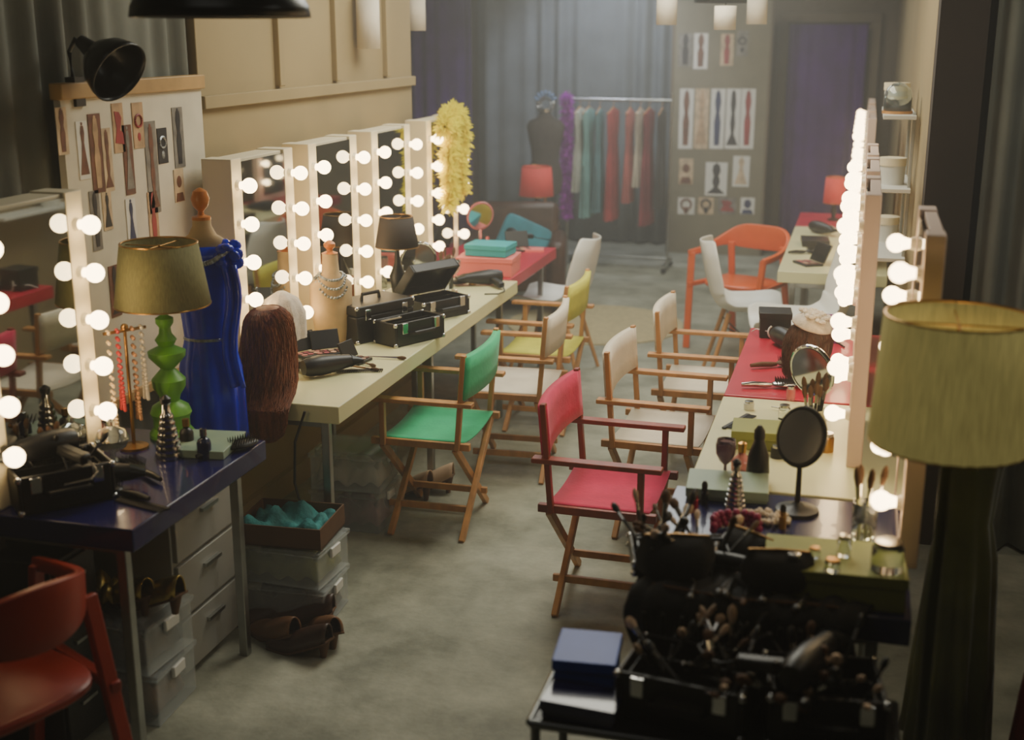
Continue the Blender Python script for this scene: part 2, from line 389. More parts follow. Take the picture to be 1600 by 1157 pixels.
# ------------------------------------------------------------------ lamps
def turned_lamp(label, loc, shm, basem, r0=.11, r1=.15, zs=(.43, .64), prof=None, name='table_lamp'):
    t = thing(name, label, 'lamp', loc)
    prof = prof or [(.072, 0), (.072, .012), (.058, .03), (.058, .06), (.066, .078), (.058, .1), (.03, .118), (.034, .135), (.052, .165), (.054, .19), (.036, .21), (.022, .225), (.036, .24), (.058, .265), (.06, .282), (.024, .3), (.034, .32), (.02, .34), (.018, .36), (.028, .375), (.028, .39), (.012, .4), (.01, .44)]
    MB().lathe(prof, n=28).out('base', basem, t)
    z0, z1 = zs
    MB().lathe([(r1, z0), (r0+(r1-r0)*.5, (z0+z1)/2), (r0, z1)], n=40, cap=False).out('lamp_shade', shm, t, sol=.004, recalc=False)
    MB().ring((0, 0, z0), r1, .003).ring((0, 0, z1), r0, .003).tube((-r0, 0, z1-.01), (r0, 0, z1-.01), .002).tube((0, -r0, z1-.01), (0, r0, z1-.01), .002).tube((0, 0, prof[-1][1]-.01), (0, 0, z1-.005), .004).out('shade_ring', brass, t)
    return t
p = at(270, 680, TT)
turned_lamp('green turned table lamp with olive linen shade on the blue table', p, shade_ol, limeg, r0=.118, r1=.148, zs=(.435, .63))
LX = .225
lt = thing('floor_lamp', 'large lit olive drum-shade lamp at the right foreground', 'lamp', (LX, 2.74, 0))
MB().lathe([(.09, 0), (.09, .015), (.03, .03), (.012, .06), (.012, 1.2)], n=28).out('pole', darkg, lt)
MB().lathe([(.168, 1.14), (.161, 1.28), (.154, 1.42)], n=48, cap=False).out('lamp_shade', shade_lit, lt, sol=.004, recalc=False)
MB().ring((0, 0, 1.14), .168, .003).ring((0, 0, 1.42), .154, .003).tube((-.154, 0, 1.40), (.154, 0, 1.40), .002).tube((0, -.154, 1.40), (0, .154, 1.40), .002).tube((0, 0, 1.19), (0, 0, 1.40), .004).out('shade_ring', brass, lt)
MB().ball((0, 0, 1.27), .035).out('bulb', bulbm, lt)
turned_lamp('small table lamp with dark brown shade between left mirrors', (-2.06, 5.42, TT), darkshade, black, r0=.075, r1=.1, zs=(.3, .44), prof=[(.05, 0), (.05, .01), (.02, .03), (.03, .1), (.04, .16), (.015, .22), (.01, .31)])
q = ony(838, 358, 9.6)
st = thing('side_table', 'small dark side table under the coral red lamp', 'table', (q[0], 9.6, 0))
MB().lathe([(.2, .5), (.2, .53)], n=32).out('tabletop', darkb, st); MB().tube((0, 0, .02), (0, 0, .5), .02).out('leg', black, st); MB().lathe([(.14, 0), (.14, .02)], n=28).out('base', black, st)
sp_ = [(.05, 0), (.05, .01), (.02, .03), (.035, .08), (.015, .14), (.008, .26)]
turned_lamp('table lamp with coral red shade on the far side table', (q[0], 9.6, .53), silk_r, black, r0=.115, r1=.135, zs=(.22, .45), prof=sp_)
turned_lamp('small coral red lamp on the farthest right red table', (-.16, 8.95, TT), silk_r, black, r0=.065, r1=.075, zs=(.12, .3), prof=[(.04, 0), (.04, .01), (.012, .02), (.02, .06), (.008, .15)])
q = onx(160, 92, -2.27)
cl = thing('clamp_lamp', 'dark metal clamp lamp gripping the top of the pin board', 'lamp', q, 0)
RM = mx((0, 0, 0), (rad(-10), rad(-58), 0))
MB().lathe([(.1, -.08), (.098, -.06), (.085, -.02), (.055, .02), (.03, .035)], n=32, cap=False).xf(RM).out('reflector', metalb, cl, sol=.003, recalc=False)
MB().lathe([(.026, .03), (.028, .055), (.02, .1), (.008, .105)], n=20).xf(RM).out('socket', black, cl)
MB().path([(-.06, 0, .03), (-.09, 0, .06), (-.115, 0, .02), (-.11, 0, -.06), (-.1, 0, -.1)], .007).box((-.105, 0, -.1), (.035, .05, .09)).out('clamp', black, cl)
def pendant(label, loc, r, m, zc=2.98):
    t = thing('pendant_lamp', label, 'lamp', loc, 0, 'hanging lamps')
    MB().lathe([(r, 0), (r*.98, r*.12), (r*.85, r*.38), (r*.5, r*.62), (r*.18, r*.75), (r*.14, r*.9)], n=44, cap=False).out('lamp_shade', m, t, sol=.004, recalc=False)
    MB().tube((0, 0, r*.88), (0, 0, zc-loc[2]), .006).out('cord', black, t); MB().lathe([(r*.16, r*.72), (r*.14, r), (.01, r*1.1)], n=20).out('cap', m, t)
d = ray(345, 20); pendant('large black dome pendant lamp at the top left', (d[0]*3.1, d[1]*3.1, 2.035), .22, metalb)
d = ray(1133, 4); pendant('dark metal pendant lamp among the white paper tubes', (d[0]*7.3, d[1]*7.3, H+d[2]*7.3), .18, metalb)
for (px, py, h_, t_, lb) in ((1042, 12, 52, 6.8, 'white paper tube hanging left of the dark pendant lamp'), (1133, 28, 36, 6.4, 'white paper tube hanging below the dark pendant lamp'), (1183, 14, 46, 6.9, 'white paper tube hanging right of the dark pendant lamp'), (649, 18, 58, 6.9, 'white paper tube hanging in front of the purple curtain'), (575, 35, 80, 6.0, 'pale paper tube hanging before the beige wall')):
    d = ray(px, py); r = .055; hh = h_*t_/F/2
    t = thing('paper_tube', lb, 'lamp', (d[0]*t_, d[1]*t_, H+d[2]*t_), 0, 'hanging lamps')
    MB().lathe([(r, -hh), (r, hh)], n=28, cap=False).out('tube', fwhite, t, sol=.002, recalc=False); MB().tube((0, 0, hh-.01), (0, 0, 2.98-t.location.z), .003).tube((-r, 0, hh-.01), (r, 0, hh-.01), .002).out('cord', black, t)

# ------------------------------------------------------------------ pin board and sheets
pb = thing('pin_board', 'white pin board with wooden top rail on the left wall', 'board', (-2.38, 3.81, 0))
MB().box((0, 0, 1.3), (.024, .86, 1.0)).out('panel', boardm, pb)
MB().box((.004, 0, 1.825), (.045, .88, .05)).out('top_rail', woodb, pb, bev=.004)
MB().box((.004, 0, .79), (.04, .88, .035)).out('bottom_rail', woodb, pb, bev=.004)
GOWN = [(-.08, .42), (-.13, .3), (-.07, .13), (-.14, -.1), (-.28, -.42), (.28, -.42), (.14, -.1), (.07, .13), (.13, .3), (.08, .42)]
SLIM = [(-.1, .44), (-.16, .28), (-.09, .1), (-.17, -.05), (-.13, -.44), (.13, -.44), (.17, -.05), (.09, .1), (.16, .28), (.1, .44)]
TRUMP = [(-.1, .44), (-.14, .25), (-.08, .1), (-.13, -.08), (-.07, -.25), (-.3, -.44), (.3, -.44), (.07, -.25), (.13, -.08), (.08, .1), (.14, .25), (.1, .44)]
def sheet(c, rz, w, h, kind, pm, im, label, group):
    o = MB().box((0, 0, 0), (w, .002, h)).out('pinned_picture', pm, None, loc=c, rot=(0, 0, rz)); tag(o, label, 'picture', group)
    k = MB(); y = -.0014
    if kind in ('gown', 'slim', 'trumpet'):
        pts = {'gown': GOWN, 'slim': SLIM, 'trumpet': TRUMP}[kind]; k.poly([(x*w*1.4, y, z*h) for x, z in pts], (0, -.0008, 0)); k.ball((0, y, .455*h), min(w*.1, h*.035), (1, .1, 1), 8)
    elif kind == 'jewel':
        k.ring((0, y, .1*h), w*.3, w*.07, (rad(90), 0, 0), 18, 5); k.ball((0, y, -.25*h), w*.16, (1, .1, 1.4), 10)
    elif kind == 'pair':
        k.poly([(-.4*w, y, -.3*h), (.4*w, y, -.34*h), (.34*w, y, -.1*h), (.1*w, y, -.05*h), (.3*w, y, .2*h), (.1*w, y, .32*h), (-.34*w, y, .34*h), (-.2*w, y, 0)], (0, -.0008, 0))
    elif kind == 'face':
        k.ball((0, y, .12*h), w*.26, (1, .08, 1.25), 12); k.poly([(-.42*w, y, -.48*h), (.42*w, y, -.48*h), (.3*w, y, -.22*h), (-.3*w, y, -.22*h)], (0, -.0008, 0))
    k.out('print', im, o); return o
GB = 'pictures pinned on the left board'
BD = [(97, 205, 17, 75, 'slim', tanp, inkb, 'tall tan gown print at the left end of the white board'),
 (130, 235, 17, 92, 'gown', paper, inkb, 'white sheet with brown gown second from the left end of the board'),
 (151, 240, 19, 125, 'slim', inkb, beigep, 'very tall brown print with pale slim dress'),
 (168, 250, 15, 100, 'trumpet', tanp, inkb, 'narrow tan print with flared brown dress'),
 (185, 200, 17, 78, 'pair', beigep, inkr, 'tan print with a red shape high on the board'),
 (201, 250, 15, 110, 'gown', inkb, greyp, 'brown print with a wide grey gown in mid board'),
 (216, 196, 17, 72, 'jewel', beigep, inkr, 'print of a red pendant necklace high on the board'),
 (238, 262, 18, 145, 'trumpet', greyp, inkb, 'long grey print with a mermaid dress'),
 (254, 228, 15, 56, 'jewel', inkd, silverb, 'small black print of a silver necklace'),
 (279, 215, 16, 95, 'slim', greyp, inkd, 'grey print with black dress beside the first bulb mirror'),
 (280, 290, 15, 52, 'face', tanp, inkb, 'small portrait print at the right end of the board'),
 (240, 340, 15, 82, 'slim', beigep, inkr, 'beige print with slim red dress low on the board'),
 (150, 345, 15, 95, 'slim', greyp, inkd, 'grey print with a black dress low on the board'),
 (206, 350, 15, 80, 'gown', paper, inkn, 'white sheet with a navy gown low on the board'),
 (168, 330, 14, 60, 'gown', tanp, inkd, 'small tan print with black gown between the low board sheets'),
 (180, 455, 16, 82, 'trumpet', inkb, inkd, 'dark brown print just above the lamp shade')]
for (px, py, pw, ph_, kd, pm, im, lb) in BD:
    c0 = onx(px, py, -2.3665); ya = onx(px-pw/2, py, -2.3665)[1]; yb = onx(px+pw/2, py, -2.3665)[1]; za = onx(px, py-ph_/2, -2.3665)[2]; zb = onx(px, py+ph_/2, -2.3665)[2]
    sheet(c0, PI/2, yb-ya, za-zb, kd, pm, im, lb, GB)
YB = 11.6
xa = ony(1048, 200, YB)[0]; xb = ony(1198, 200, YB)[0]
dp = thing('picture_screen', 'tall beige partition covered in fashion sketches at the far wall', 'partition', ((xa+xb)/2, YB, 0))
W = xb-xa
MB().box((0, .02, 1.14), (W, .04, 2.28)).out('board', partm, dp, bev=.003)
for s_ in (-1, 1): MB().box((s_*W/2, .02, 1.15), (.025, .05, 2.3)).out('edge_post', brownw, dp, bev=.003)
GP = 'fashion sketches on the far partition'
BP = [(1071, 78, 22, 52, 'slim', greyp, inkd, 'grey sketch at the top left of the far partition'), (1095, 80, 22, 56, 'slim', paper, inkb, 'white sketch with brown dress, top row of far partition'),
 (1136, 78, 20, 50, 'slim', tanp, inkr, 'tan sketch with red dress, top row of far partition'), (1160, 68, 18, 40, 'jewel', greyp, inkd, 'small grey necklace sketch at top right of far partition')]
nm = ['brown', 'beige', 'navy', 'black', 'red']
for i, (px, im, kd) in enumerate(((1072, inkb, 'slim'), (1096, beigep, 'gown'), (1121, inkn, 'slim'), (1145, inkd, 'trumpet'), (1168, inkr, 'slim'))):
    BP.append((px, 186, 22, 94, kd, tanp if i == 1 else paper, im, '%s sketch with a %s dress in the middle row of the far partition' % ('tan' if i == 1 else 'white', nm[i])))
BP += [(1119, 280, 34, 52, 'trumpet', paper, inkd, 'white sheet with a black flared gown in the lower partition rows'), (1072, 268, 22, 40, 'face', tanp, inkb, 'small portrait left of the black gown sheet'),
 (1158, 268, 26, 48, 'gown', paper, tanp, 'pale gown sketch right of the black gown sheet'), (1072, 322, 26, 26, 'jewel', paper, inkb, 'small bottom-row sketch at the left of the far partition'),
 (1103, 322, 24, 26, 'jewel', tanp, inkd, 'small bottom-row tan sketch under the black gown sheet'), (1136, 322, 28, 26, 'pair', greyp, inkr, 'small bottom-row sketch with a red shape on the partition'), (1168, 322, 22, 26, 'face', paper, inkn, 'small bottom-row portrait at the right of the far partition')]
for (px, py, pw, ph_, kd, pm, im, lb) in BP:
    c0 = ony(px, py, YB-.003); w_ = ony(px+pw/2, py, YB)[0]-ony(px-pw/2, py, YB)[0]; h_ = ony(px, py-ph_/2, YB)[2]-ony(px, py+ph_/2, YB)[2]
    sheet(c0, 0, w_, h_, kd, pm, im, lb, GP)

# ------------------------------------------------------------------ dress forms and dresses
def form(label, loc, rz, top=1.40, bodym=formm, s=1.0, name='dress_form', knob=True):
    t = thing(name, label, 'mannequin', loc, rz)
    k = s
    MB().loft([(0, 0, top-.68, .13*k, .10*k), (0, 0, top-.6, .15*k, .11*k), (0, 0, top-.5, .145*k, .1*k), (0, 0, top-.4, .115*k, .08*k), (0, .005, top-.3, .125*k, .09*k), (0, .012, top-.2, .15*k, .105*k), (0, .005, top-.12, .165*k, .085*k), (0, 0, top-.075, .14*k, .065*k), (0, 0, top-.05, .075*k, .055*k), (0, 0, top-.02, .05*k, .05*k), (0, 0, top, .048*k, .048*k)], 32).out('torso', bodym, t)
    if knob: MB().lathe([(.05*k, 0), (.05*k, .01), (.018*k, .016), (.014*k, .028), (.04*k, .045), (.05*k, .07), (.036*k, .095), (.006, .105)], (0, 0, top), 24).out('neck_knob', knobw, t)
    MB().tube((0, 0, .02), (0, 0, top-.66), .014).out('pole', wood, t); MB().lathe([(.09, 0), (.09, .015), (.03, .03)], n=28).out('base', wood, t)
    return t
def dress(label, loc, rz, m, top, k=1.0, hem=.28, fl=1.3, name='evening_dress', trim=None, pl=.10):
    t = thing(name, label, 'dress', loc, rz)
    kk = k*1.06
    MB().loft([(0, 0, hem, .15*kk*fl, .12*kk*fl), (0, 0, (hem+top-.6)/2, .155*kk*(1+fl)/2, .118*kk*(1+fl)/2), (0, 0, top-.58, .158*kk, .115*kk), (0, 0, top-.5, .152*kk, .106*kk), (0, 0, top-.4, .118*kk, .084*kk), (0, .005, top-.3, .132*kk, .096*kk), (0, .014, top-.2, .157*kk, .112*kk), (0, .008, top-.13, .170*kk, .095*kk), (0, .004, top-.085, .158*kk, .078*kk)], 72, pleat=lambda z: .03+pl*max(0, (top-.38-z))/.5, freq=9, cap=False).out('gown', m, t, sol=.004, recalc=False)
    if trim:
        MB().ring((0, 0, top-.40), .124*kk, .005).xf(Matrix.Diagonal((1, .74, 1, 1))).out('beaded_belt', trim, t)
        k_ = MB()
        for j in range(26):
            f_ = j/25; k_.ball((-.14*kk+.29*kk*f_, -.10*kk-.02*kk*math.sin(PI*f_), top-.085-.05*math.sin(PI*f_)), .009, n=8)
        k_.out('bead_string', trim, t)
        k_ = MB()
        for j in range(16): an = j*.7; k_.ball((.13*kk+.03*math.cos(an), -.06*kk+.03*math.sin(an), top-.11+.03*math.sin(an*1.7)), .022, (1, .6, 1), 10, (an, an*.7, 0))
        k_.out('fabric_flower', m, t)
        MB().grid(lambda u, v: (.13*kk-.02+.05*u+.012*math.sin(v*7), -.11*kk-.012*math.sin(u*9), top-.14-.42*v), 10, 16).out('gathered_sash', m, t, sol=.005, recalc=False)
    return t
FX = (-2.095, 3.70, 0)
form('linen dress form with orange wooden knob wearing the royal blue dress', FX, rad(20), 1.40, s=.62)
dress('royal blue satin evening dress with silver beaded trim on a form', FX, rad(20), satin, 1.40, k=.62, hem=.58, fl=1.05, trim=silverb)
FG = (.335, 3.3, 0)
form('dress form half hidden behind the large lit lamp', FG, 0, 1.15, s=.5, knob=False)
dress('olive green satin dress hanging behind the large lit lamp', FG, 0, satg, 1.15, k=.5, hem=.1, fl=1.2, pl=.22)
FR = (.70, 3.2, 0)
form('dress form at the right edge of the picture', FR, 0, 1.1, knob=False)
dress('dark red satin dress at the right edge of the picture', FR, 0, satr, 1.1, hem=.1, fl=1.2)
q = ony(852, 240, 10.3)
FD = (q[0], 10.3, 0)
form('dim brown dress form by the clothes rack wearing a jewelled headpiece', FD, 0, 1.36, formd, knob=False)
hp_ = thing('headpiece', 'pale blue jewelled headpiece on the dim far dress form', 'headpiece', (q[0], 10.3, 1.36))
MB().ring((0, 0, .06), .07, .008, (rad(80), 0, 0)).ring((0, 0, .06), .045, .006, (rad(80), 0, 0)).tube((0, 0, 0), (0, 0, .02), .04).out('band', silver, hp_)
k = MB()
for i in range(7):
    an = rad(30+i*20); k.path([(.07*math.cos(an), 0, .06+.07*math.sin(an)), (.09*math.cos(an), -.01, .06+.1*math.sin(an)), (.1*math.cos(an), 0, .06+.11*math.sin(an))], .012, 6)
k.out('plume', mat('pale_blue_plume', (120, 150, 200), .7), hp_)

# ------------------------------------------------------------------ clothes rack
YR = 10.7
xa = ony(888, 160, YR)[0]; xb = ony(1050, 160, YR)[0]; zr = ony(960, 156, YR)[2]
rk = thing('clothes_rack', 'metal clothes rack full of gowns in front of the far curtain', 'rack', ((xa+xb)/2, YR, 0)); W = xb-xa
MB().tube((-W/2, 0, zr), (W/2, 0, zr), .013).out('rail', steel, rk)
for s_ in (-1, 1):
    MB().tube((s_*W/2, 0, .05), (s_*W/2, 0, zr+.06), .012).out('post', steel, rk); MB().bar((s_*W/2, -.22, .06), (s_*W/2, .22, .06), .025, .025).out('foot', steel, rk)
    for y in (-.2, .2): MB().ball((s_*W/2, y, .024), .024).out('wheel', black, rk)
MB().tube((-W/2, 0, .1), (W/2, 0, .1), .01).out('lower_rail', steel, rk)
GC = [('haze-muted white', (190, 190, 176), .78, 906), ('pale teal', (110, 156, 152), 1.0, 920), ('grey teal', (84, 124, 130), .95, 937), ('haze-muted red', (160, 56, 60), 1.02, 958), ('coral pink', (178, 96, 92), .86, 984), ('ivory lace', (190, 180, 160), .72, 1000), ('wine red', (130, 44, 56), 1.05, 1014), ('charcoal', (58, 56, 58), .9, 1034)]  # gown colours muted as if seen through haze
for i, (nm_, col, ln, gx) in enumerate(GC):
    x = ony(gx, 200, YR)[0]
    t = thing('hanging_gown', '%s gown hanging on the far clothes rack' % nm_, 'dress', (x, YR, zr), R.uniform(-.1, .1), 'gowns on the clothes rack')
    MB().path([(0, 0, .016), (0, .014, .012), (0, .016, -.002), (0, 0, -.03), (0, 0, -.06)], .003, 6).path([(0, -.19, -.11), (0, 0, -.06), (0, .19, -.11)], .006, 6).out('hanger', wood, t)
    MB().loft([(0, 0, -.07, .01, .03), (0, 0, -.1, .024, .17), (0, 0, -.2, .03, .16), (0, 0, -.36, .026, .11), (0, 0, -.55, .034, .15), (0, 0, -ln, .046, .17)], 40, pleat=lambda z: .15 if z < -.3 else .03, freq=7, ph=i).out('gown', mat('gown_%d' % i, col, .75, var=.2, scale=9), t)

# ------------------------------------------------------------------ feather boas
def boa(name, label, pts, n, L, m, seed, wf=.008):
    rr = random.Random(seed); b = MB(); P_ = [Vector(q) for q in pts]
    b.path(P_, .006, 6)
    for i in range(n):
        f = rr.random()*(len(P_)-1); k = int(f); o = P_[k].lerp(P_[min(k+1, len(P_)-1)], f-k)
        dr = Vector((rr.gauss(0, 1), rr.gauss(0, 1), rr.gauss(0, 1))).normalized(); sd = dr.cross(Vector((rr.gauss(0, 1), rr.gauss(0, 1), rr.gauss(0, 1)))).normalized()
        l = L*rr.uniform(.5, 1.1); mid = o+dr*l*.6; tip = o+dr*l+Vector((0, 0, -l*.12))
        v = [b.b.verts.new(x) for x in (o, mid+sd*wf, tip, mid-sd*wf)]; b.b.faces.new(v)
    return tag(b.out(name, m, recalc=False), label, 'feather boa')
XM = -2.1
bp = [onx(694, 200, XM), onx(701, 182, XM), onx(709, 172, XM), onx(704, 215, XM), onx(700, 250, XM), onx(702, 290, XM), onx(700, 322, XM)]
bp2 = [onx(718, 182, XM), onx(722, 215, XM), onx(717, 255, XM), onx(719, 300, XM)]
boa('feather_boa', 'fluffy yellow feather boa draped over the last left mirror', bp2[::-1]+bp[2::-1]+bp[2:], 4600, .072, yelf, 3, .009)
q0 = [ony(886, y, YR-.08) for y in (150, 185, 225, 265, 305, 335)]
boa('feather_boa', 'magenta feather boa hanging at the end of the clothes rack', q0, 2200, .08, purf, 4)

# ------------------------------------------------------------------ far furniture
q = ony(800, 375, 8.75)
lc = thing('leather_armchair', 'dark brown leather armchair beyond the far left red table', 'armchair', (q[0], 8.85, 0), rad(12))
MB().box((0, 0, .28), (.5, .6, .2)).out('seat', brownl, lc, bev=.03); MB().box((0, .28, .46), (.62, .16, .6), (rad(-10), 0, 0)).out('backrest', brownl, lc, bev=.05)
for s_ in (-1, 1):
    MB().box((s_*.31, 0, .32), (.13, .66, .46)).out('armrest', brownl, lc, bev=.045)
    for y in (-.27, .27): MB().tube((s_*.3, y, 0), (s_*.3, y, .1), .02, .025).out('leg', black, lc)
cu = MB().box((0, 0, 0), (.36, .09, .3))
bmesh.ops.subdivide_edges(cu.b, edges=cu.b.edges, cuts=3, use_grid_fill=True)
tag(cu.out('cushion', tealc, None, sub=2, loc=(q[0]+.1, 8.68, .54), rot=(rad(-25), rad(24), rad(12))), 'turquoise cushion leaning in the brown leather armchair', 'cushion')
q = at(930, 507, 0)
tag(MB().lathe([(.62, 0), (.62, .008), (.6, .012)], n=64).out('round_rug', rugm, loc=(q[0], q[1], 0)), 'pale round rug on the floor at the far end of the aisle', 'rug')
sf = thing('wall_shelf', 'white open wall shelves on the right wall beyond the middle red table', 'shelf', (.15, 6.15, 1.0))
for z in (.01, .32, .64): MB().box((0, 0, z), (.14, .7, .018)).out('shelf_board', whitel, sf, bev=.002)
for y in (-.28, .28): MB().box((.062, y, .33), (.014, .03, .66)).out('upright', dimwhitel, sf, bev=.002)
gd = thing('glass_dome', 'clear glass dome on the top of the white wall shelf', 'dome', (.14, 5.95, 1.649))
MB().lathe([(.06, .012), (.06, .08), (.05, .11), (.025, .13), (.0, .135)], n=24, cap=False).out('dome', glass, gd, sol=.002, recalc=False); MB().lathe([(.066, 0), (.066, .012)], n=28).out('base', wood, gd)
for i, (y, z, lb) in enumerate(((6.35, 1.649, 'round white hat box on top of the wall shelf'), (6.0, 1.329, 'round white hat box on the middle board of the wall shelf'), (6.3, 1.019, 'round white hat box on the lowest board of the wall shelf'))):
    t = thing('hat_box', lb, 'box', (.14, y, z), 0, 'hat boxes on the wall shelf'); MB().lathe([(.056, 0), (.056, .09)], n=28).out('body', whitel, t); MB().lathe([(.06, .085), (.06, .12)], n=28).out('lid', cream2, t)

# ------------------------------------------------------------------ wigs and busts
def wig(label, loc, rz, hm, rings, standh=.2, seed=1, n=260, sw=.005, wav=.02, s=1.):
    hs = thing('wig_stand', 'foam head stand under the ' + label.split(' on ')[0], 'wig stand', loc, rz); hs.scale = (s, s, s)
    MB().loft([(0, 0, 0, .06, .06), (0, 0, .015, .06, .06), (0, 0, .03, .045, .045), (0, 0, standh*.5, .042, .045)], 24).out('neck', skinm, hs)
    MB().loft([(0, 0, standh*.45, .04, .05), (0, -.005, standh*.6, .055, .07), (0, 0, standh, .068, .08), (0, .005, standh+.06, .066, .08), (0, .005, standh+.1, .035, .045), (0, .005, standh+.112, .006, .008)], 24).out('head', skinm, hs)
    t = thing('wig', label, 'wig', loc, rz); t.scale = (s, s, s)
    zt = standh+.125; rr = random.Random(seed)
    full = [(0, .01, zt, .012, .015), (0, .01, zt-.008, .04, .05), (0, .01, zt-.025, .065, .078), (0, .01, zt-.055, .08, .094)] + rings
    MB().loft(full, 96, pleat=lambda z: .006, freq=31).out('hair_cap', hm, t)
    b = MB()
    for i in range(n):
        an = rr.uniform(0, 2*PI); ln = rr.uniform(.8, 1.0); pts = []; jit = rr.uniform(1.0, 1.06); w0 = rr.uniform(0, 6); w1 = rr.uniform(1.4, 3.2)
        kmax = 1+(len(full)-2)*ln
        for k in range(14):
            f = 1+(kmax-1)*k/13; i0 = min(int(f), len(full)-2); g = f-i0
            cx, cy, z, rx, ry = [full[i0][j]*(1-g)+full[i0+1][j]*g for j in range(5)]
            wv = 1+wav*math.sin(f*w1+w0); a2 = an+wav*5*math.sin(f*w1*.7+w0)
            pts.append((cx+rx*jit*wv*math.cos(a2), cy+ry*jit*wv*math.sin(a2), z))
        b.path(pts, lambda q: sw*(1-q*.6), 4)
    b.out('hair_strands', hm, t); return t
wig('long soft auburn wig on the near end of the cream table', (-2.0, 3.965, TT), rad(180), auburn,
    [(0, .015, .2, .09, .1), (.0, .03, .13, .1, .1), (.0, .055, .07, .112, .09), (.004, .085, .03, .122, .07), (.01, .152, -.012, .13, .038), (.02, .154, -.06, .136, .038), (.03, .154, -.105, .13, .034), (.035, .154, -.135, .10, .028)], n=1300, sw=.0021, wav=.025)
wig('short brown wig on the middle red table', (-.13, 4.64, TT), rad(90), darkhair,
    [(0, .015, .18, .084, .1), (0, .022, .12, .09, .098), (0, .03, .06, .092, .085), (0, .035, .025, .085, .075)], standh=.14, seed=4, n=600, sw=.0024, s=.86)
fh = thing('flower_hat', 'pale flower hat sitting on the brown wig', 'hat', (-.13, 4.64, TT+.225), rot=(rad(6), rad(14), 0))
MB().lathe([(.0, .03), (.045, .027), (.065, .01), (.075, -.006), (.075, -.01), (.055, -.002)], n=30, cap=False).out('brim', lace, fh, sol=.004, recalc=False)
k = MB()
for i in range(11):
    an = i*2.4; r = .012+.045*(i/11)
    for j in range(5): k.ball((r*math.cos(an)+.012*math.cos(j*1.26), r*math.sin(an)+.012*math.sin(j*1.26), .03+.012*(1-i/11)), .011, (1, 1, .6), 8)
k.out('flowers', lace, fh)
def bust(label, loc, rz, s=1.):
    t = thing('display_bust', label, 'bust', loc, rz)
    MB().loft([(0, 0, 0, .07*s, .05*s), (0, 0, .06, .085*s, .058*s), (0, .005, .17, .1*s, .068*s), (0, 0, .25, .1*s, .05*s), (0, 0, .275, .07*s, .042*s), (0, 0, .295, .042*s, .038*s), (0, 0, .36, .036*s, .036*s), (0, 0, .38, .036*s, .036*s)], 28).out('torso', formm, t)
    MB().lathe([(.038*s, 0), (.014, .008), (.012, .015), (.024, .028), (.024, .04), (.012, .05), (.004, .054)], (0, 0, .38), 20).out('neck_knob', knobw, t)
    for q_ in range(3):
        k_ = MB()
        for j in range(34):
            an = 2*PI*j/34; fr = max(0, -math.sin(an))
            k_.ball(((.046+.008*q_)*math.cos(an)*1.2*s, ((.042+.006*q_)*math.sin(an)-.018*fr)*s, .293-.008*q_-(.02+.028*q_)*fr), .0065, n=7)
        k_.out('bead_strand', silverb, t)
bust('linen display bust wearing strands of silver beads behind the makeup case', (-2.1, 4.74, TT), rad(40), .9)
lh = thing('lace_cap', 'white lace cap on a foam head beside the auburn wig', 'hat', (-2.1, 4.27, TT))
MB().loft([(0, 0, 0, .06, .06), (0, 0, .02, .06, .06), (0, 0, .03, .04, .04), (0, 0, .09, .04, .045), (0, 0, .16, .062, .075), (0, 0, .23, .06, .07), (0, 0, .28, .02, .02)], 24).out('head_stand', skinm, lh)
MB().loft([(0, .01, .13, .085, .098), (0, .01, .22, .084, .095), (0, .005, .28, .06, .065), (0, 0, .31, .015, .018)], 40, pleat=lambda z: .06, freq=9).out('cap', lace, lh)

# ------------------------------------------------------------------ makeup cases
def train_case(label, loc, rz, w=.34, d=.22, h=.13, lid=0, closed=False, m=blackl, group='black makeup cases'):
    t = thing('makeup_case', label, 'case', loc, rz, group)
    if closed:
        MB().box((0, 0, h*.36), (w, d, h*.72)).out('body', m, t, bev=.006); MB().box((0, 0, h*.865), (w+.004, d+.004, h*.26)).out('lid', m, t, bev=.006)
        MB().path([(-.05, 0, h), (-.045, 0, h+.026), (.045, 0, h+.026), (.05, 0, h)], .008).out('top_handle', black, t)
    else:
        MB().obox((0, 0, 0), (w, d, h), .01).out('body', m, t, bev=.004)
        if lid: MB().obox((0, 0, 0), (w, d, .05), .01).xf(Matrix.Rotation(PI, 4, 'X')).xf(mx((0, d/2, h)) @ Euler((rad(-lid), 0, 0)).to_matrix().to_4x4() @ mx((0, -d/2, .05))).out('lid', m, t, bev=.004)
        MB().obox((0, -.02, h*.5), (w-.03, d*.55, .035), .004).out('tray', black, t)
    MB().path([(-.06, -d/2, h*.5), (-.055, -d/2-.028, h*.55), (.055, -d/2-.028, h*.55), (.06, -d/2, h*.5)], .008).out('handle', chrome if closed else black, t)
    for x in (-w*.32, w*.32): MB().box((x, -d/2-.004, h*.76), (.03, .008, .045)).out('latch', chrome, t, bev=.002)
    for x in (-1, 1):
        for y in (-1, 1):
            for z in (.008, h-.008): MB().ball((x*(w/2-.004), y*(d/2-.004), z), .01, n=10).out('corner_cap', chrome, t)
    return t
train_case('large closed black makeup case with chrome handle on the long cream table', (-1.99, 4.9, TT), rad(62), .32, .2, .16, closed=True)
train_case('low open black case at the aisle edge of the cream table', (-1.8, 4.86, TT), rad(62), .28, .14, .1)
train_case('black case with raised lid behind the closed makeup case', (-1.85, 5.34, TT), rad(60), .28, .17, .09, 50)
train_case('open black makeup case at the left edge of the dark blue table', (-2.11, 2.84, TT), rad(50), .26, .2, .11)
TZ = .565; TX = -.225
tl = thing('metal_trolley', 'low steel trolley in the right foreground carrying black cases', 'trolley', (TX, 2.47, 0))
MB().box((0, 0, TZ-.01), (.76, .29, .02)).out('shelf', black, tl, bev=.003)
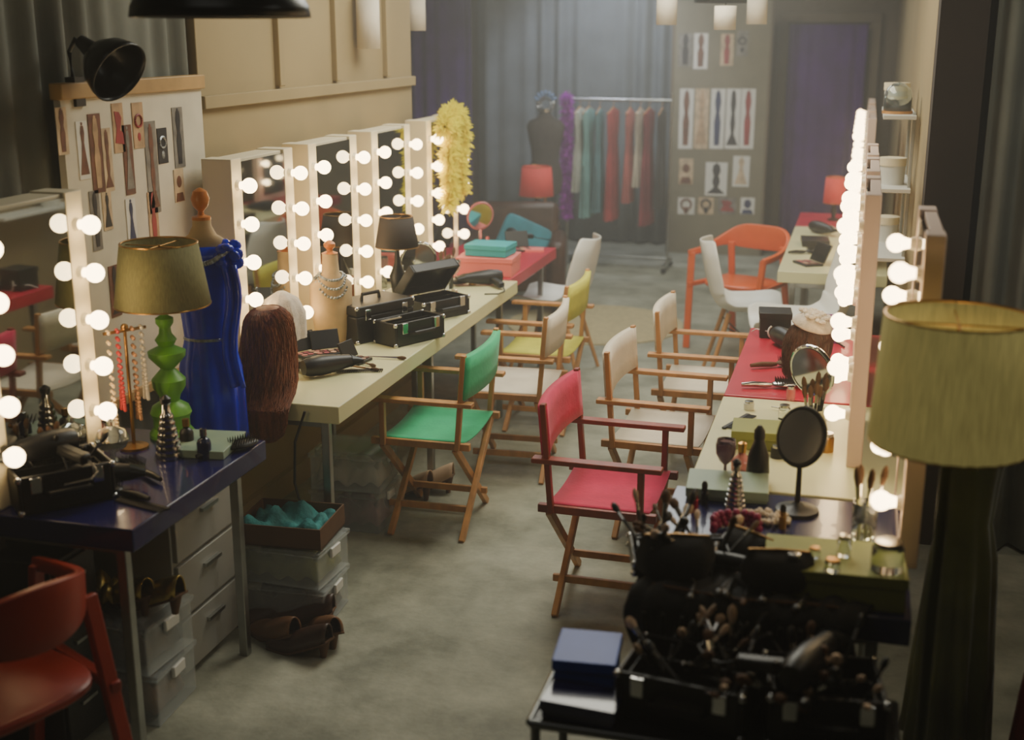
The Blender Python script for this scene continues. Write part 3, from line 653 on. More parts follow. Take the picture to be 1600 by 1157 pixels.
f = MB()
for s_ in (-1, 1):
    f.tube((-.38, s_*.145, TZ-.005), (.38, s_*.145, TZ-.005), .009); f.tube((s_*.38, -.145, TZ-.005), (s_*.38, .145, TZ-.005), .009)
f.out('rim', dchrome, tl)
for x in (-.37, .37):
    for y in (-.135, .135): MB().tube((x, y, 0), (x, y, TZ-.015), .011).out('leg', dchrome, tl)
C1 = (-.36, 2.86, TT)
train_case('shallow black brush case on the aisle corner of the right blue table', C1, rad(14), .25, .18, .04)
C2 = (-.28, 2.47, TZ)
train_case('wide open black case in the middle of the foreground trolley', C2, rad(-8), .28, .2, .11)
C3 = (.0, 2.47, TZ)
train_case('open black case at the right end of the foreground trolley', C3, rad(8), .24, .2, .12)
def roll(u, v):
    x = -.44+.52*u; s_ = .36*v
    wob = .010*math.sin(u*19+v*6)+.008*math.sin(u*43)
    if s_ < .14: return (x+.02*math.sin(v*9), 2.79-s_, TT+.012+abs(wob))
    k = s_-.14; return (x+.02*math.sin(v*9), 2.65-.02-abs(wob), TT+.008-k)
br = thing('brush_roll', 'black fabric brush roll hanging over the near edge of the blue table', 'brush roll')
MB().grid(roll, 48, 26).out('cloth', blackf, br, sol=.006, recalc=False)
for i in range(11):
    x = -.41+.44*i/10; MB().bar((x, 2.618, TT-.02), (x+.004, 2.618, TT-.13), .03, .012).out('pocket', blackl, br, bev=.003)
MB().path([(-.40, 2.66, TT+.026), (-.2, 2.64, TT+.022), (-.05, 2.65, TT+.026), (.05, 2.655, TT+.022)], .004, 6).out('tie', cardb, br)
def bag(label, loc, rz, s, m=blackf):
    t = thing('makeup_bag', label, 'bag', loc, rz, 'soft black makeup bags')
    MB().loft([(0, 0, 0, .085*s, .05*s), (0, 0, .01, .1*s, .06*s), (0, 0, .05*s, .105*s, .062*s), (.004, 0, .085*s, .095*s, .04*s), (.002, .004, .105*s, .088*s, .01*s)], 36, pleat=lambda z: .05, freq=5).out('body', m, t)
    MB().path([(-.085*s, .004, .106*s), (0, .004, .11*s), (.088*s, .004, .106*s)], .004, 6).out('zip', brass, t)
bag('soft black makeup bag on the near aisle corner of the right blue table', (-.36, 2.745, TT+.02), rad(12), .9)
bag('soft black makeup bag between the brush cases on the blue table', (-.2, 2.89, TT), rad(-35), .8)
bag('soft black makeup bag on the near edge below the olive box', (-.12, 2.72, TT+.03), rad(8), .8)
def card_box(label, loc, rz, d, m, lid=None, name='card_box', group=None):
    t = thing(name, label, 'box', loc, rz, group); w, l, h = d
    MB().box((0, 0, h/2), (w, l, h)).out('body', m, t, bev=.003)
    MB().box((0, 0, h-.012), (w+.008, l+.008, .026)).out('lid', lid or m, t, bev=.002); return t
card_box('bright blue box on the left end of the foreground trolley', (-.52, 2.52, TZ), rad(5), (.135, .15, .09), bluec)
card_box('flat dark blue box in front of the bright blue box on the trolley', (-.50, 2.385, TZ), rad(-4), (.16, .1, .045), bluep)
card_box('coral pink card box on the left table under the teal box', (-1.91, 6.42, TT), rad(4), (.30, .24, .1), pink)
card_box('teal card box stacked on the coral pink box', (-1.9, 6.42, TT+.104), rad(-3), (.23, .18, .06), teal)
card_box('olive green card box in the right foreground holding glass jars', (.005, 2.80, TT), rad(3), (.31, .2, .085), olivec)
p = at(1120, 768, TT); card_box('flat sage green box beside the right foreground perfume bottle', (p[0]+.03, p[1], TT), rad(4), (.22, .16, .035), sage)
p = at(1195, 695, TT); card_box('olive green box on the short cream table beside the round mirror', (p[0], p[1], TT), rad(3), (.2, .14, .06), olivec)
card_box('small black patterned box on the middle red table', (-.31, 5.36, TT), rad(6), (.13, .13, .11), blackl)
card_box('small white box on the long cream table by the makeup cases', (-2.0, 5.78, TT), rad(5), (.12, .1, .08), whitel)
card_box('flat grey-green book by the green lamp base', (-1.92, 3.34, TT), rad(8), (.17, .2, .025), sage, name='book')

# ------------------------------------------------------------------ floor storage
def crate(label, loc, rz, d, group='clear plastic storage boxes'):
    t = thing('storage_box', label, 'box', loc, rz, group); w, l, h = d
    MB().obox((0, 0, 0), (w, l, h-.02), .005).out('body', plast, t, bev=.006)
    MB().box((0, 0, h-.012), (w+.015, l+.015, .018)).box((0, 0, h-.002), (w-.05, l-.05, .006)).out('lid', plast, t, bev=.004)
    for s_ in (-1, 1): MB().box((s_*(w/2+.008), 0, h-.035), (.012, .07, .035)).out('latch', whitep, t, bev=.003)
    return t
def cloth(label, loc, rz, w, l, h, m):
    cb = MB().grid(lambda u, v: (-w/2+w*u, -l/2+l*v, h*(.55+.45*math.sin(u*9+v*4)*math.cos(v*8))*(1 if 0 < u < 1 and 0 < v < 1 else .1)+.01*math.sin(u*23)+.01), 22, 18)
    return tag(cb.out('fabric_bundle', m, None, sol=.006, loc=loc, rot=(0, 0, rz), recalc=False), label, 'fabric', 'crumpled fabrics')
crate('lower clear storage box of the stack by the blue dress', (-1.84, 3.73, 0), rad(3), (.32, .24, .15))
cloth('crumpled dark fabric inside the lower box of the stack by the dress', (-1.84, 3.73, .01), rad(3), .28, .2, .1, brownl)
crate('upper clear storage box under the brown card tray', (-1.84, 3.73, .153), rad(-2), (.32, .24, .14))
cloth('crumpled olive fabric inside the box under the brown tray', (-1.84, 3.73, .163), rad(-2), .28, .2, .09, olivec)
t = thing('card_tray', 'open brown card box with teal fabric on the storage stack', 'box', (-1.84, 3.73, .298), rad(4)); MB().obox((0, 0, 0), (.31, .25, .075), .005).out('body', cardb, t)
cloth('crumpled teal fabric in the brown card box', (-1.84, 3.73, .302), rad(4), .28, .22, .085, tealf)
crate('lower clear storage box under the long cream table', (-1.96, 4.60, 0), 0, (.3, .26, .17)); crate('upper clear storage box under the long cream table', (-1.96, 4.60, .173), rad(4), (.3, .26, .16))
cloth('crumpled white fabric in the upper box under the cream table', (-1.96, 4.60, .183), rad(4), .26, .2, .09, fwhite)
cloth('crumpled mauve fabric in the lower box under the cream table', (-1.96, 4.60, .01), 0, .26, .2, .1, mat('mauve_fabric', (150, 80, 96), .8))
BX = -2.08; BY = 3.02
crate('lower clear storage box at the lower left under the blue table', (BX, BY, 0), rad(3), (.36, .24, .17)); crate('upper clear storage box holding the gold shoes', (BX, BY, .173), rad(-3), (.36, .24, .16))
cloth('crumpled brown fabric inside the lower left storage box', (BX, BY, .01), rad(3), .3, .19, .11, tanl)
cloth('crumpled dark fabric inside the box under the gold shoes', (BX, BY, .183), rad(-3), .3, .19, .1, brownl)
cloth('crumpled gold fabric on the lid of the lower left storage stack', (BX-.08, BY, .336), rad(20), .16, .16, .06, gold)
ct = thing('drawer_cart', 'black drawer cart under the near end of the left blue table', 'drawers', (-2.18, 2.78, 0))
MB().box((0, 0, .31), (.26, .2, .58)).out('body', black, ct, bev=.004)
for i in range(3):
    x = MB().box((.135, 0, .12+.19*i), (.012, .185, .17)).out('drawer_front', blackl, ct, bev=.003); MB().box((.145, 0, .15+.19*i), (.012, .07, .01)).out('handle', steel, x)
for s_ in (-1, 1):
    for y in (-1, 1): MB().ball((s_*.1, y*.07, .014), .014, n=10).out('wheel', black, ct)
dr = thing('drawer_unit', 'white three-drawer unit under the end of the dark blue table', 'drawers', (-2.12, 3.37, 0))
MB().box((0, 0, .31), (.3, .42, .58)).out('body', dimwhitel, dr, bev=.003)
for i in range(3):
    x = MB().box((.158, 0, .115+.19*i), (.016, .40, .175)).out('drawer_front', dimwhitel, dr, bev=.003)
    MB().box((.172, 0, .15+.19*i), (.014, .1, .012)).out('handle', steel, x)
for s_ in (-1, 1):
    for y in (-1, 1): MB().ball((s_*.12, y*.17, .014), .014, n=10).out('foot', black, dr)
def shoe(label, loc, rz, m, group, heel=.06):
    t = thing('shoe', label, 'shoe', loc, rz, group)
    def fn(u, v):
        y = -.12+.24*u; w = .032+.014*math.sin(PI*min(1, u*.9)); z = heel*max(0, 1-u*1.7)
        hh = .045*(1-u)**.6+.03*math.sin(PI*u)*.6+.012
        if u > .97: w *= .55
        if u < .03: w *= .7
        an = PI*v; return (w*math.cos(an), y, z+.008+hh*math.sin(an)**.8)
    MB().grid(fn, 18, 10).out('upper', m, t, sol=.004, recalc=False)
    MB().grid(lambda u, v: ((v-.5)*2*(.034+.014*math.sin(PI*min(1, u*.9)))*(.6 if u > .97 else 1), -.12+.24*u, heel*max(0, 1-u*1.7)+.004), 18, 2).out('sole', cardb, t, sol=.008, recalc=False)
    MB().tube((0, -.095, 0), (0, -.1, heel), .01, .02).out('heel', cardb, t)
GS = 'brown shoes on the floor'
for i, (px, py, an, m, lb) in enumerate(((430, 1000, 60, tanl, 'tan heeled shoe on the floor, nearest the blue table leg'), (468, 1018, 80, brownl, 'dark brown heeled shoe on the floor beside the tan one'), (508, 995, 40, tanl, 'tan heeled shoe on the floor closest to the aisle'), (470, 978, 100, brownl, 'dark brown shoe against the clear storage stack'), (425, 970, 120, brownl, 'dark brown shoe between the table leg and the storage stack'))):
    p = at(px, py, 0); shoe(lb, (p[0], p[1], 0), rad(an), m, GS)
for i, (dx, an) in enumerate(((.05, 60), (.12, 80))): shoe(('left' if i == 0 else 'right') + ' gold heeled shoe on the upper lower-left storage box', (BX+dx, BY-.01, .336), rad(an), gold, 'gold shoes')
for i, (px, py, an) in enumerate(((640, 775, 70), (668, 768, 95))):
    p = at(px, py, 0); shoe(('nude heeled shoe under the green chair, nearer the table', 'nude heeled shoe under the green chair, nearer the aisle')[i], (p[0], p[1], 0), rad(an), skinm, 'nude shoes', .08)
cd = MB().path([(-1.82, 3.842, TT-.02), (-1.86, 3.835, .6), (-1.9, 3.90, .42), (-1.93, 4.0, .3), (-1.95, 4.1, .16), (-1.97, 4.18, .03), (-2.0, 4.26, .008), (-2.1, 4.3, .008)], .005, 8)
tag(cd.out('power_cord', black), 'black power cord dangling from the near end of the cream table', 'cord')

# ------------------------------------------------------------------ small items
def bottle(label, loc, prof, m, capp=None, capm=None, name='bottle', cat='bottle', group=None):
    t = thing(name, label, cat, loc, 0, group); MB().lathe(prof, n=24).out('body', m, t)
    if capp: MB().lathe(capp, n=20).out('cap', capm or black, t)
    return t
SHK = []
for i in range(7): r = .04-.0035*i; SHK += [(r, i*.02), (r+.003, i*.02+.01), (r, i*.02+.019)]
SHK += [(.014, .145), (.012, .17), (.016, .175), (.0, .185)]
def shaker(label, loc, s=1.):
    t = bottle(label, loc, [(r*s, z*s) for r, z in SHK], silver, None, name='ribbed_shaker', cat='shaker', group='ribbed silver shakers')
    MB().lathe([(.015*s, .174*s), (.017*s, .19*s), (.004, .2*s)], n=18).out('cap', black, t)
shaker('ribbed silver shaker on the dark blue left table', at(265, 715, TT)); shaker('ribbed silver shaker in the right foreground', at(1148, 795, TT), .72)
def hairbrush(label, loc, rz, m=black, L=.22):
    t = thing('hair_brush', label, 'brush', loc, rz, 'hair brushes')
    MB().path([(0, -L*.5, .014), (0, -L*.3, .016), (0, -L*.1, .013), (0, 0, .013)], lambda q: .007+.004*math.sin(q*PI), 10).out('handle', m, t)
    MB().ball((0, L*.25, .016), 1, (.03, L*.26, .012), 16).out('head', m, t)
    k = MB()
    for i in range(5):
        for j in range(9): k.tube(((i-2)*.01, L*.08+j*L*.042, .02), ((i-2)*.013, L*.08+j*L*.042, .04), .0018, .001, 5)
    k.out('bristles', black, t)
def comb(label, loc, rz, m=black):
    k = MB().box((0, 0, .004), (.19, .012, .006))
    for i in range(26): k.box((-.08+i*.0068, -.018, .004), (.0028, .028, .004))
    tag(k.out('comb', m, loc=loc, rot=(0, 0, rz)), label, 'comb')
def dryer(label, loc, rz, m=black):
    t = thing('hair_dryer', label, 'hair dryer', loc, rz, 'hair dryers')
    MB().lathe([(.028, -.1), (.036, -.08), (.04, -.03), (.034, .03), (.026, .08), (.024, .1)], n=24).xf(mx((0, 0, .042), (rad(90), 0, 0))).out('barrel', m, t)
    MB().bar((.015, .04, .035), (.14, .065, .022), .035, .03).out('handle', m, t, bev=.008)
    MB().loft([(0, 0, .098, .026, .026), (0, 0, .14, .035, .008)], 20).xf(mx((0, 0, .042), (rad(90), 0, 0))).out('nozzle', metalb, t)
    MB().path([(.14, .065, .022), (.17, .07, .01), (.21, .06, .005), (.25, .02, .004), (.24, -.05, .004)], .0035, 6).out('cable', black, t)
def curler(label, loc, rot):
    t = thing('curling_iron', label, 'curling iron', loc, 0, 'curling irons', rot)
    MB().lathe([(.016, 0), (.018, .06), (.014, .13)], n=18).out('handle', black, t); MB().lathe([(.011, .13), (.011, .27), (.006, .285)], n=18).out('barrel', metalb, t); MB().bar((0, -.014, .12), (0, -.014, .25), .012, .004).out('clip', metalb, t)
def palette(label, loc, rz, w=.12, d=.08, op=115):
    t = thing('makeup_palette', label, 'palette', loc, rz, 'makeup palettes')
    MB().box((0, 0, .006), (w, d, .012)).out('base', black, t, bev=.002)
    MB().box((0, d/2, 0), (w, d, .01)).xf(mx((0, d/2, .014), (rad(180-op), 0, 0))).out('lid', black, t, bev=.002)
    for j, cc in enumerate(((190, 120, 110), (160, 80, 90), (200, 160, 130), (120, 80, 70))):
        for i in range(2): MB().tube((-w*.36+w*.24*j, -d*.22+i*d*.4, .012), (-w*.36+w*.24*j, -d*.22+i*d*.4, .0145), d*.15, n=14).out('colour_pan', mat('powder_%d' % j, cc, .8), t)
def mbrush(label, loc, rot, group, L=.16, bm_=None, hm=black, r=.004):
    t = thing('makeup_brush', label, 'brush', loc, 0, group, rot)
    MB().tube((0, 0, 0), (0, 0, L*.62), r*.6, r, 8).out('handle', hm, t); MB().tube((0, 0, L*.62), (0, 0, L*.78), r*1.1, r*1.25, 8).out('ferrule', silver, t)
    MB().loft([(0, 0, L*.77, r*1.2, r*1.2), (0, 0, L*.88, r*2.2, r*2.), (0, 0, L*.96, r*1.7, r*1.5), (0, 0, L, r*.4, r*.4)], 10).out('bristles', bm_ or cardb, t)
def round_mirror(label, loc, h, r, rz, m, tilt=10):
    t = thing('table_mirror', label, 'mirror', loc, rz, 'round table mirrors')
    MB().lathe([(.06, 0), (.058, .01), (.02, .018), (.008, .03), (.007, h-r)], n=24).out('stand', m, t)
    M = mx((0, 0, h), (rad(90+tilt), 0, 0))
    MB().lathe([(r, -.006), (r, .004)], n=36).xf(M).out('back', m, t); MB().lathe([(r*.93, .0045), (r*.93, .007)], n=36).xf(M).out('mirror_glass', chrome, t); MB().ring((0, 0, 0), r, .007).xf(M).out('rim', m, t)
GLP = [(.03, 0), (.028, .004), (.005, .008), (.004, .06), (.02, .075), (.032, .1), (.034, .13), (.03, .15)]
def goblet(label, loc, m=glass, s=1.):
    tag(MB().lathe([(r*s, z*s) for r, z in GLP], n=24, cap=False).out('goblet', m, loc=loc, sol=.002, recalc=False), label, 'glass')
def jar(label, loc, r, h, m=glass, capm=silver, group='small glass jars'):
    t = thing('jar', label, 'jar', loc, 0, group); MB().lathe([(r, 0), (r, h*.75), (r*.8, h*.85)], n=20).out('body', m, t); MB().lathe([(r*.86, h*.82), (r*.86, h), (r*.3, h*1.02)], n=20).out('lid', capm, t)
def T(px, py): return at(px, py, TT)
# left blue table
dish = thing('candy_dish', 'clear glass footed dish with lid on the left blue table', 'dish', T(178, 722)); MB().lathe([(.035, 0), (.008, .012), (.008, .03), (.04, .05), (.05, .075)], n=28, cap=False).out('bowl', glass, dish, sol=.003, recalc=False); MB().lathe([(.052, .076), (.04, .1), (.01, .115), (.012, .13), (.0, .14)], n=28).out('lid', glass, dish)
NSP = T(210, 700)
ns = thing('necklace_stand', 'brass T-bar stand hung with bead necklaces on the blue table', 'stand', NSP, rad(60))
MB().lathe([(.045, 0), (.045, .008), (.006, .014), (.005, .38)], n=20).tube((-.07, 0, .38), (.07, 0, .38), .005).ball((0, 0, .39), .012).out('t_bar', brass, ns)
M0 = mx(NSP, (0, 0, rad(60)))
for i, (x, ln, cc, nm_) in enumerate(((-.055, .32, (214, 190, 150), 'pearl'), (-.025, .25, (190, 60, 60), 'red'), (.025, .29, (200, 150, 110), 'amber'), (.055, .23, (230, 220, 200), 'ivory'))):
    k = MB(); n = 40
    for j in range(n):
        f = j/(n-1); q = 2*f-1; k.ball((x+.004*q, -.012 if q < 0 else .012, .382-ln*(1-q*q)), .0065, n=8)
    tag(k.xf(M0).out('bead_necklace', mat('bead_%d' % i, cc, .3)), '%s bead necklace hanging on the brass T-bar stand' % nm_, 'necklace', 'bead necklaces on the stand')
hairbrush('black hair brush lying near the glass dish', T(222, 742), rad(60)); comb('black comb near the front of the blue table', T(225, 788), rad(-15)); hairbrush('black paddle brush at the front edge of the blue table', T(190, 776), rad(75))
BT = [(.022, 0), (.022, .05), (.018, .06), (.009, .066), (.009, .075)]; BC = [(.011, .072), (.011, .095), (.003, .097)]
bottle('small black bottle right of the ribbed shaker', T(293, 700), BT, black, BC, brass); bottle('dark navy bottle at the far corner of the blue table', T(320, 716), BT, mat('navy_glass', (28, 34, 70), .15), BC, silver)
bottle('clear perfume bottle at the back of the blue table', T(165, 690), BT, glass, BC, pinkg)
hairbrush('slim black round brush by the corner of the blue table', T(356, 708), rad(-30)); dryer('black hair dryer at the left of the blue table', T(150, 764), rad(120))
fl = thing('glass_flower', 'pink glass flower ornament below the left bulb mirror', 'ornament', T(148, 692)); k = MB()
for j in range(7): an = j*.9; k.ball((.02*math.cos(an), .02*math.sin(an), .05), .018, (1, .6, 1.3), 10, (0, 0, an))
k.out('petals', pinkg, fl); MB().lathe([(.02, 0), (.004, .006), (.004, .04)], n=14).out('stem', glass, fl)
rr = random.Random(21)
for i in range(9): mbrush('black makeup brush sticking out of the left open case', (-2.11+rr.uniform(-.07, .07), 2.84+rr.uniform(-.06, .05), TT+.07), (rr.uniform(-1., .6), rr.uniform(-.9, .9), 0), 'brushes in the left open case', rr.uniform(.12, .16), r=.004, bm_=rr.choice((black, cardb)))
dryer('black hair dryer lying across the left open case', (-2.14, 2.82, TT+.112), rad(-30))
# cream left table
palette('open black palette nearest the auburn wig', T(486, 556), rad(60)); palette('open black palette beside the makeup case', T(514, 554), rad(40)); palette('open palette at the front edge of the cream table', T(560, 566), rad(80), .1, .07)
dryer('black hair dryer at the front of the long cream table', T(512, 586), rad(140)); comb('dark comb lying on the front of the long cream table', T(560, 580), rad(20))
for i, (px, py, an) in enumerate(((538, 574, 80), (548, 564, 60), (575, 560, 95))):
    p = T(px, py); mbrush(('makeup brush lying by the hair dryer', 'makeup brush lying beside the middle palette', 'makeup brush lying under the open case')[i], (p[0], p[1], TT+.008), (rad(90), 0, rad(an)), 'loose makeup brushes', hm=(wood, black, silver)[i])
round_mirror('round chrome mirror on the long cream table by the bulbs', (-2.03, 5.62, TT), .2, .09, rad(40), chrome); round_mirror('small round pink-rimmed mirror by the yellow boa', (-2.02, 6.62, TT), .28, .075, rad(40), pinkg)
def cup(label, loc, m, n, gl, group, seed=0, L=.19, r=.036, h=.1, hm=black):
    t = thing('brush_cup', label, 'cup', loc); MB().lathe([(r*.9, 0), (r, h)], n=24, cap=False).lathe([(.001, .004), (r*.9, .004)], n=24, cap=False).out('cup', m, t, sol=.003, recalc=False)
    rr = random.Random(seed)
    for i in range(n):
        an = 2*PI*i/n; tl_ = rr.uniform(.05, .16)
        mbrush(gl, (loc[0]+r*.35*math.cos(an), loc[1]+r*.35*math.sin(an), loc[2]+.01), (tl_*-math.sin(an), tl_*math.cos(an), 0), group, L*rr.uniform(.85, 1.1), hm=hm, r=.004)
cup('dark cup of brushes beside the white box on the cream table', (-2.0, 5.96, TT), black, 6, 'makeup brush standing in the dark cup on the cream table', 'brushes in the dark cup', 2)
bottle('tall amber spray bottle behind the black case with raised lid', (-2.06, 5.54, TT), [(.024, 0), (.024, .1), (.01, .12), (.01, .13)], mat('amber_glass', (150, 84, 30), .1), [(.012, .128), (.012, .16), (.004, .162)], whitep)
bottle('white cone bottle beside the teal box on the red table', (-2.02, 6.76, TT), [(.03, 0), (.022, .06), (.008, .11), (.008, .12)], whitep, [(.009, .118), (.009, .14), (.003, .142)], pink)
dryer('black hair dryer in front of the coral pink box', T(755, 446), rad(-60)); hairbrush('black brush lying beside the small white box', T(700, 446), rad(-70)); goblet('clear goblet beside the small white box', T(712, 442), s=.8)
for i, (x, y, r, h, m, lb) in enumerate(((-2.08, 5.9, .02, .05, glass, 'glass jar with silver lid behind the dark brush cup'), (-1.95, 5.68, .022, .035, whitep, 'squat white jar in front of the chrome mirror'), (-1.88, 5.72, .018, .045, pinkg, 'pink glass jar beside the squat white jar'), (-1.9, 6.08, .02, .04, brass, 'brass jar near the far end of the cream table'))): jar(lb, (x, y, TT), r, h, m)
palette('open palette on the far left red table', T(812, 392), rad(30), .14, .1); dryer('dark hair dryer on the far left red table', T(800, 378), rad(20)); card_box('coral card at the right corner of the far left red table', (-1.86, 7.18, TT), rad(15), (.12, .09, .012), pink)
# right side
bottle('black trigger spray bottle on the short cream table', T(1183, 752), [(.03, 0), (.034, .03), (.03, .08), (.016, .12), (.012, .135)], black, [(.016, .13), (.016, .155), (.006, .17)], black, 'spray_bottle')
goblet('smoky glass goblet beside the black spray bottle', T(1132, 752), mat('smoky_glass', (150, 120, 140), .05, trans=.8), .85)
bottle('squat perfume bottle beside the smoky goblet', T(1158, 735), [(.03, 0), (.032, .03), (.012, .05), (.01, .06)], pinkg, [(.012, .058), (.014, .085), (.004, .09)], brass)
round_mirror('round black-rimmed table mirror on a tall stand in the right foreground', T(1245, 800), .215, .078, rad(-40), black, -18)
round_mirror('round chrome table mirror on the short cream table', T(1264, 655), .17, .085, rad(-35), chrome, 8)
cup('beige cup of brushes beside the round chrome mirror', (-.09, 3.95, TT), cream, 9, 'makeup brush standing in the beige cup', 'brushes in the beige cup', 5)
cup('tall clear vase of pearl sticks under the near right bulbs', (.07, 3.03, TT), glass, 5, 'pale brush standing in the tall clear vase', 'brushes in the clear vase', 6, .22, .03, .14, cream)
hairbrush('brown paddle brush lying on the middle red table', T(1213, 574), rad(-60), cardb); hairbrush('silver-headed brush at the near end of the middle red table', T(1205, 607), rad(-75), silver); dryer('dark hair dryer lying near the patterned black box', T(1228, 545), rad(30))
comb('black comb on the aisle edge of the short cream table', T(1150, 660), rad(70)); mbrush('pale makeup brush on the short cream table edge', (*T(1205, 640)[:2], TT+.01), (rad(90), 0, rad(70)), 'loose makeup brushes', hm=whitep)
for i, (px, py, r, h, m, lb) in enumerate(((1225, 655, .02, .05, glass, 'glass jar left of the round chrome mirror'), (1290, 705, .024, .06, brass, 'brass-toned jar behind the round black mirror'), (1170, 640, .018, .03, whitep, 'squat white jar near the aisle on the short cream table'), (1235, 625, .016, .05, pinkg, 'pink jar where the cream and red tables meet'), (1215, 715, .022, .04, black, 'black jar between the spray bottle and round mirror'))): jar(lb, T(px, py), r, h, m)
sg = thing('sunglasses', 'clear-rimmed sunglasses on the middle red table', 'glasses', T(1218, 528), rad(40)); MB().ring((-.035, 0, .028), .026, .004, (rad(80), 0, 0)).ring((.035, 0, .028), .026, .004, (rad(80), 0, 0)).tube((-.01, 0, .034), (.01, 0, .034), .003).out('rim', whitep, sg)
for s_ in (-1, 1): MB().path([(s_*.062, 0, .034), (s_*.064, .08, .028), (s_*.058, .12, .008)], .0028, 6).out('temple', whitep, sg)
for s_ in (-1, 1): MB().lathe([(.024, -.001), (.024, .001)], n=20).xf(mx((s_*.035, 0, .028), (rad(80), 0, 0))).out('lens', black, sg)
pg = MB().loft([(0, 0, 0, .05, .03), (0, 0, .05, .055, .028), (0, 0, .1, .05, .012), (0, 0, .12, .052, .003)], 24, pleat=lambda z: .06, freq=5)
tag(pg.out('gift_pouch', purplep, loc=(-.08, 5.3, TT)), 'purple foil pouch behind the patterned black box', 'pouch')
for i, (px, py, r, h, lb) in enumerate(((1240, 884, .016, .03, 'leftmost tiny jar on the olive foreground box'), (1300, 892, .018, .028, 'gold-lidded jar at the middle front of the olive foreground box'), (1318, 868, .016, .05, 'taller slim jar on the olive foreground box'), (1272, 872, .014, .026, 'second tiny jar on the olive foreground box'))):
    jar(lb, at(px, py, TT+.087), r, h, capm=(silver, brass, silver, brass)[i])
jar('wide clear glass jar on the right end of the olive box', at(1385, 890, TT+.087), .036, .07)
tia = thing('tiara', 'pink beaded tiara on the right foreground blue table', 'tiara', T(1150, 836), rad(20)); k = MB()
for i in range(26): an = PI*i/25; k.ball((.06*math.cos(an), .05*math.sin(an), .014+.014*(i % 3)), .011, n=8)
k.out('beads', mat('magenta_bead', (170, 40, 100), .3), tia); MB().path([(.06*math.cos(PI*i/20), .05*math.sin(PI*i/20), .006) for i in range(21)], .005, 6).out('band', silver, tia)
nb = MB()
for i in range(60): an = i*.5; r = .035+.012*math.sin(i*1.7); nb.ball((r*math.cos(an)*1.6, r*math.sin(an), .008+.006*(i % 2)), .008, n=8)
tag(nb.out('pearl_necklace', lace, loc=T(1188, 814)), 'heap of ivory pearls behind the pink tiara', 'necklace')
for i, (px, py, cc, lb) in enumerate(((1085, 800, (180, 30, 60), 'red lipstick tube at the aisle corner of the right blue table'), (1100, 788, (30, 30, 34), 'black lipstick tube beside the flat sage box'), (1222, 826, (170, 130, 60), 'gold lipstick tube between the pearls and olive box'))):
    bottle(lb, T(px, py), [(.01, 0), (.01, .035), (.008, .036), (.008, .05)], mat('lip_%d' % i, cc, .25, .3), [(.0085, .049), (.0085, .06), (.004, .068)], black, 'lipstick', 'lipstick', 'lipsticks')
rr = random.Random(11)
def fan(n, c, sx, sy, z, label, group, tlt, l0, l1):
    for i in range(n):
        mbrush(label, (c[0]+rr.uniform(-sx, sx), c[1]+rr.uniform(-sy, sy), z), (rr.choice((-1, 1))*rr.uniform(*tlt), rr.uniform(-1.2, 1.2), 0), group, rr.uniform(l0, l1), r=rr.choice((.0035, .0045, .006)), bm_=rr.choice((cardb, black, black, skinm)))
fan(30, C1, .1, .07, TT+.04, 'black makeup brush heaped in the shallow foreground case', 'brushes in the shallow foreground case', (.5, 1.3), .12, .18)
fan(24, C2, .10, .07, TZ+.08, 'black makeup brush heaped in the middle trolley case', 'brushes in the middle trolley case', (.3, 1.2), .12, .18)
fan(24, C3, .09, .07, TZ+.08, 'black makeup brush heaped in the right trolley case', 'brushes in the right trolley case', (.3, 1.2), .12, .18)
fan(16, (-.2, 2.72), .2, .03, TT+.03, 'black makeup brush scattered on the fabric brush roll', 'brushes on the fabric roll', (1.3, 1.5), .12, .16)
dryer('black hair dryer dropped in the right trolley case', (C3[0]-.03, C3[1]-.02, TZ+.122), rad(160))
curler('curling iron lying on the near end of the right blue table', (-.28, 2.80, TT+.05), (rad(86), 0, rad(70)))
# far right tables
palette('open palette at the near end of the far cream table', (-.25, 7.15, TT), rad(-60), .16, .11); hairbrush('black brush on the far cream table', (-.28, 7.5, TT), rad(-60)); card_box('flat black box in the middle of the far cream table', (-.24, 7.85, TT), rad(5), (.16, .2, .04), blackl); dryer('dark hair dryer at the far end of the cream table', (-.22, 8.3, TT), rad(40))

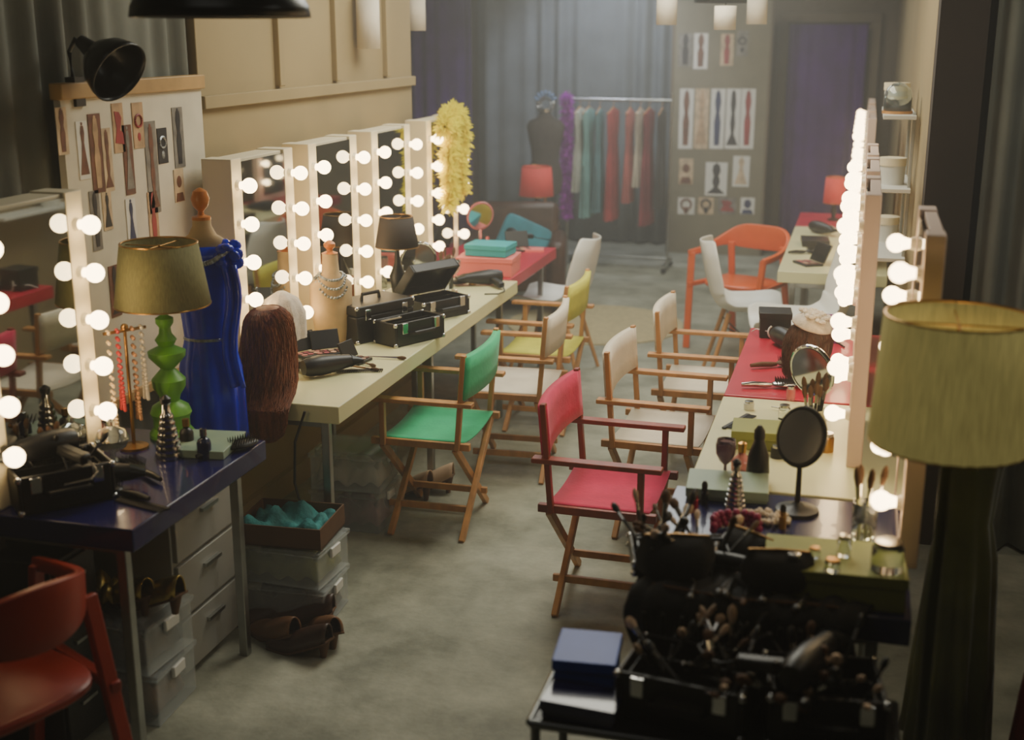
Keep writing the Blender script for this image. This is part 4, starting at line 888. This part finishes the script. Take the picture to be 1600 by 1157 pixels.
# ------------------------------------------------------------------ camera, light
cam = bpy.data.cameras.new('camera'); co = bpy.data.objects.new('camera', cam); C.objects.link(co)
co.location = (0, 0, H); co.rotation_euler = (PI/2-P, 0, A); cam.lens = F/1600*36; cam.sensor_width = 36; cam.sensor_fit = 'HORIZONTAL'; cam.clip_start = .05
cam.dof.use_dof = True; cam.dof.focus_distance = 4.7; cam.dof.aperture_fstop = 1.9
S.camera = co
def area(loc, tgt, size, pw, col, sy=None):
    l = bpy.data.lights.new('light', 'AREA'); l.energy = pw; l.color = col; l.size = size
    if sy: l.shape = 'RECTANGLE'; l.size_y = sy
    o = bpy.data.objects.new('unseen_overhead_light', l); C.objects.link(o); o.location = loc
    o.rotation_euler = (Vector(tgt)-Vector(loc)).to_track_quat('-Z', 'Y').to_euler(); return o
area((-1.1, 5.6, 2.9), (-1.1, 5.6, 0), 1.2, 82, (1, .96, .8), 2.2)
area((-1.5, 8.8, 2.9), (-1.5, 8.8, 0), 1.4, 60, (.92, .96, .92), 2.4)  # added fill light brightening the far half, no fixture modelled
area((1.0, 3.4, 2.9), (.95, 4.6, .8), .6, 15, (1, .97, .84), 1.0)  # fill light added so the right-hand curtain is not black
area((-1.2, 1.6, 2.9), (-1.2, 2.6, 0), 1.2, 3, (1, .96, .86), 1.2)  # weak unseen area light over the foreground, no fixture
def spot(loc, tgt, pw, col, ang, bl=.6, r=.1):
    l = bpy.data.lights.new('spot', 'SPOT'); l.energy = pw; l.color = col; l.spot_size = rad(ang); l.spot_blend = bl; l.shadow_soft_size = r
    o = bpy.data.objects.new('spot_light', l); C.objects.link(o); o.location = loc
    o.rotation_euler = (Vector(tgt)-Vector(loc)).to_track_quat('-Z', 'Y').to_euler()
spot((-2.4, 10.9, 2.95), (-2.4, 11.9, .9), 120, (.76, .83, 1), 100)
spot((-1.6, 9.6, 2.95), (-1.2, 11.6, 1.1), 55, (.92, .93, .84), 85)
# stage haze filling the room
w = bpy.data.worlds.new('world'); S.world = w; w.use_nodes = True
nt = w.node_tree
nt.nodes['Background'].inputs[0].default_value = (.5, .49, .43, 1); nt.nodes['Background'].inputs[1].default_value = .22
vs = nt.nodes.new('ShaderNodeVolumeScatter'); vs.inputs['Color'].default_value = (.95, .96, .96, 1); vs.inputs['Density'].default_value = .028; vs.inputs['Anisotropy'].default_value = .1
nt.links.new(vs.outputs['Volume'], nt.nodes['World Output'].inputs['Volume'])
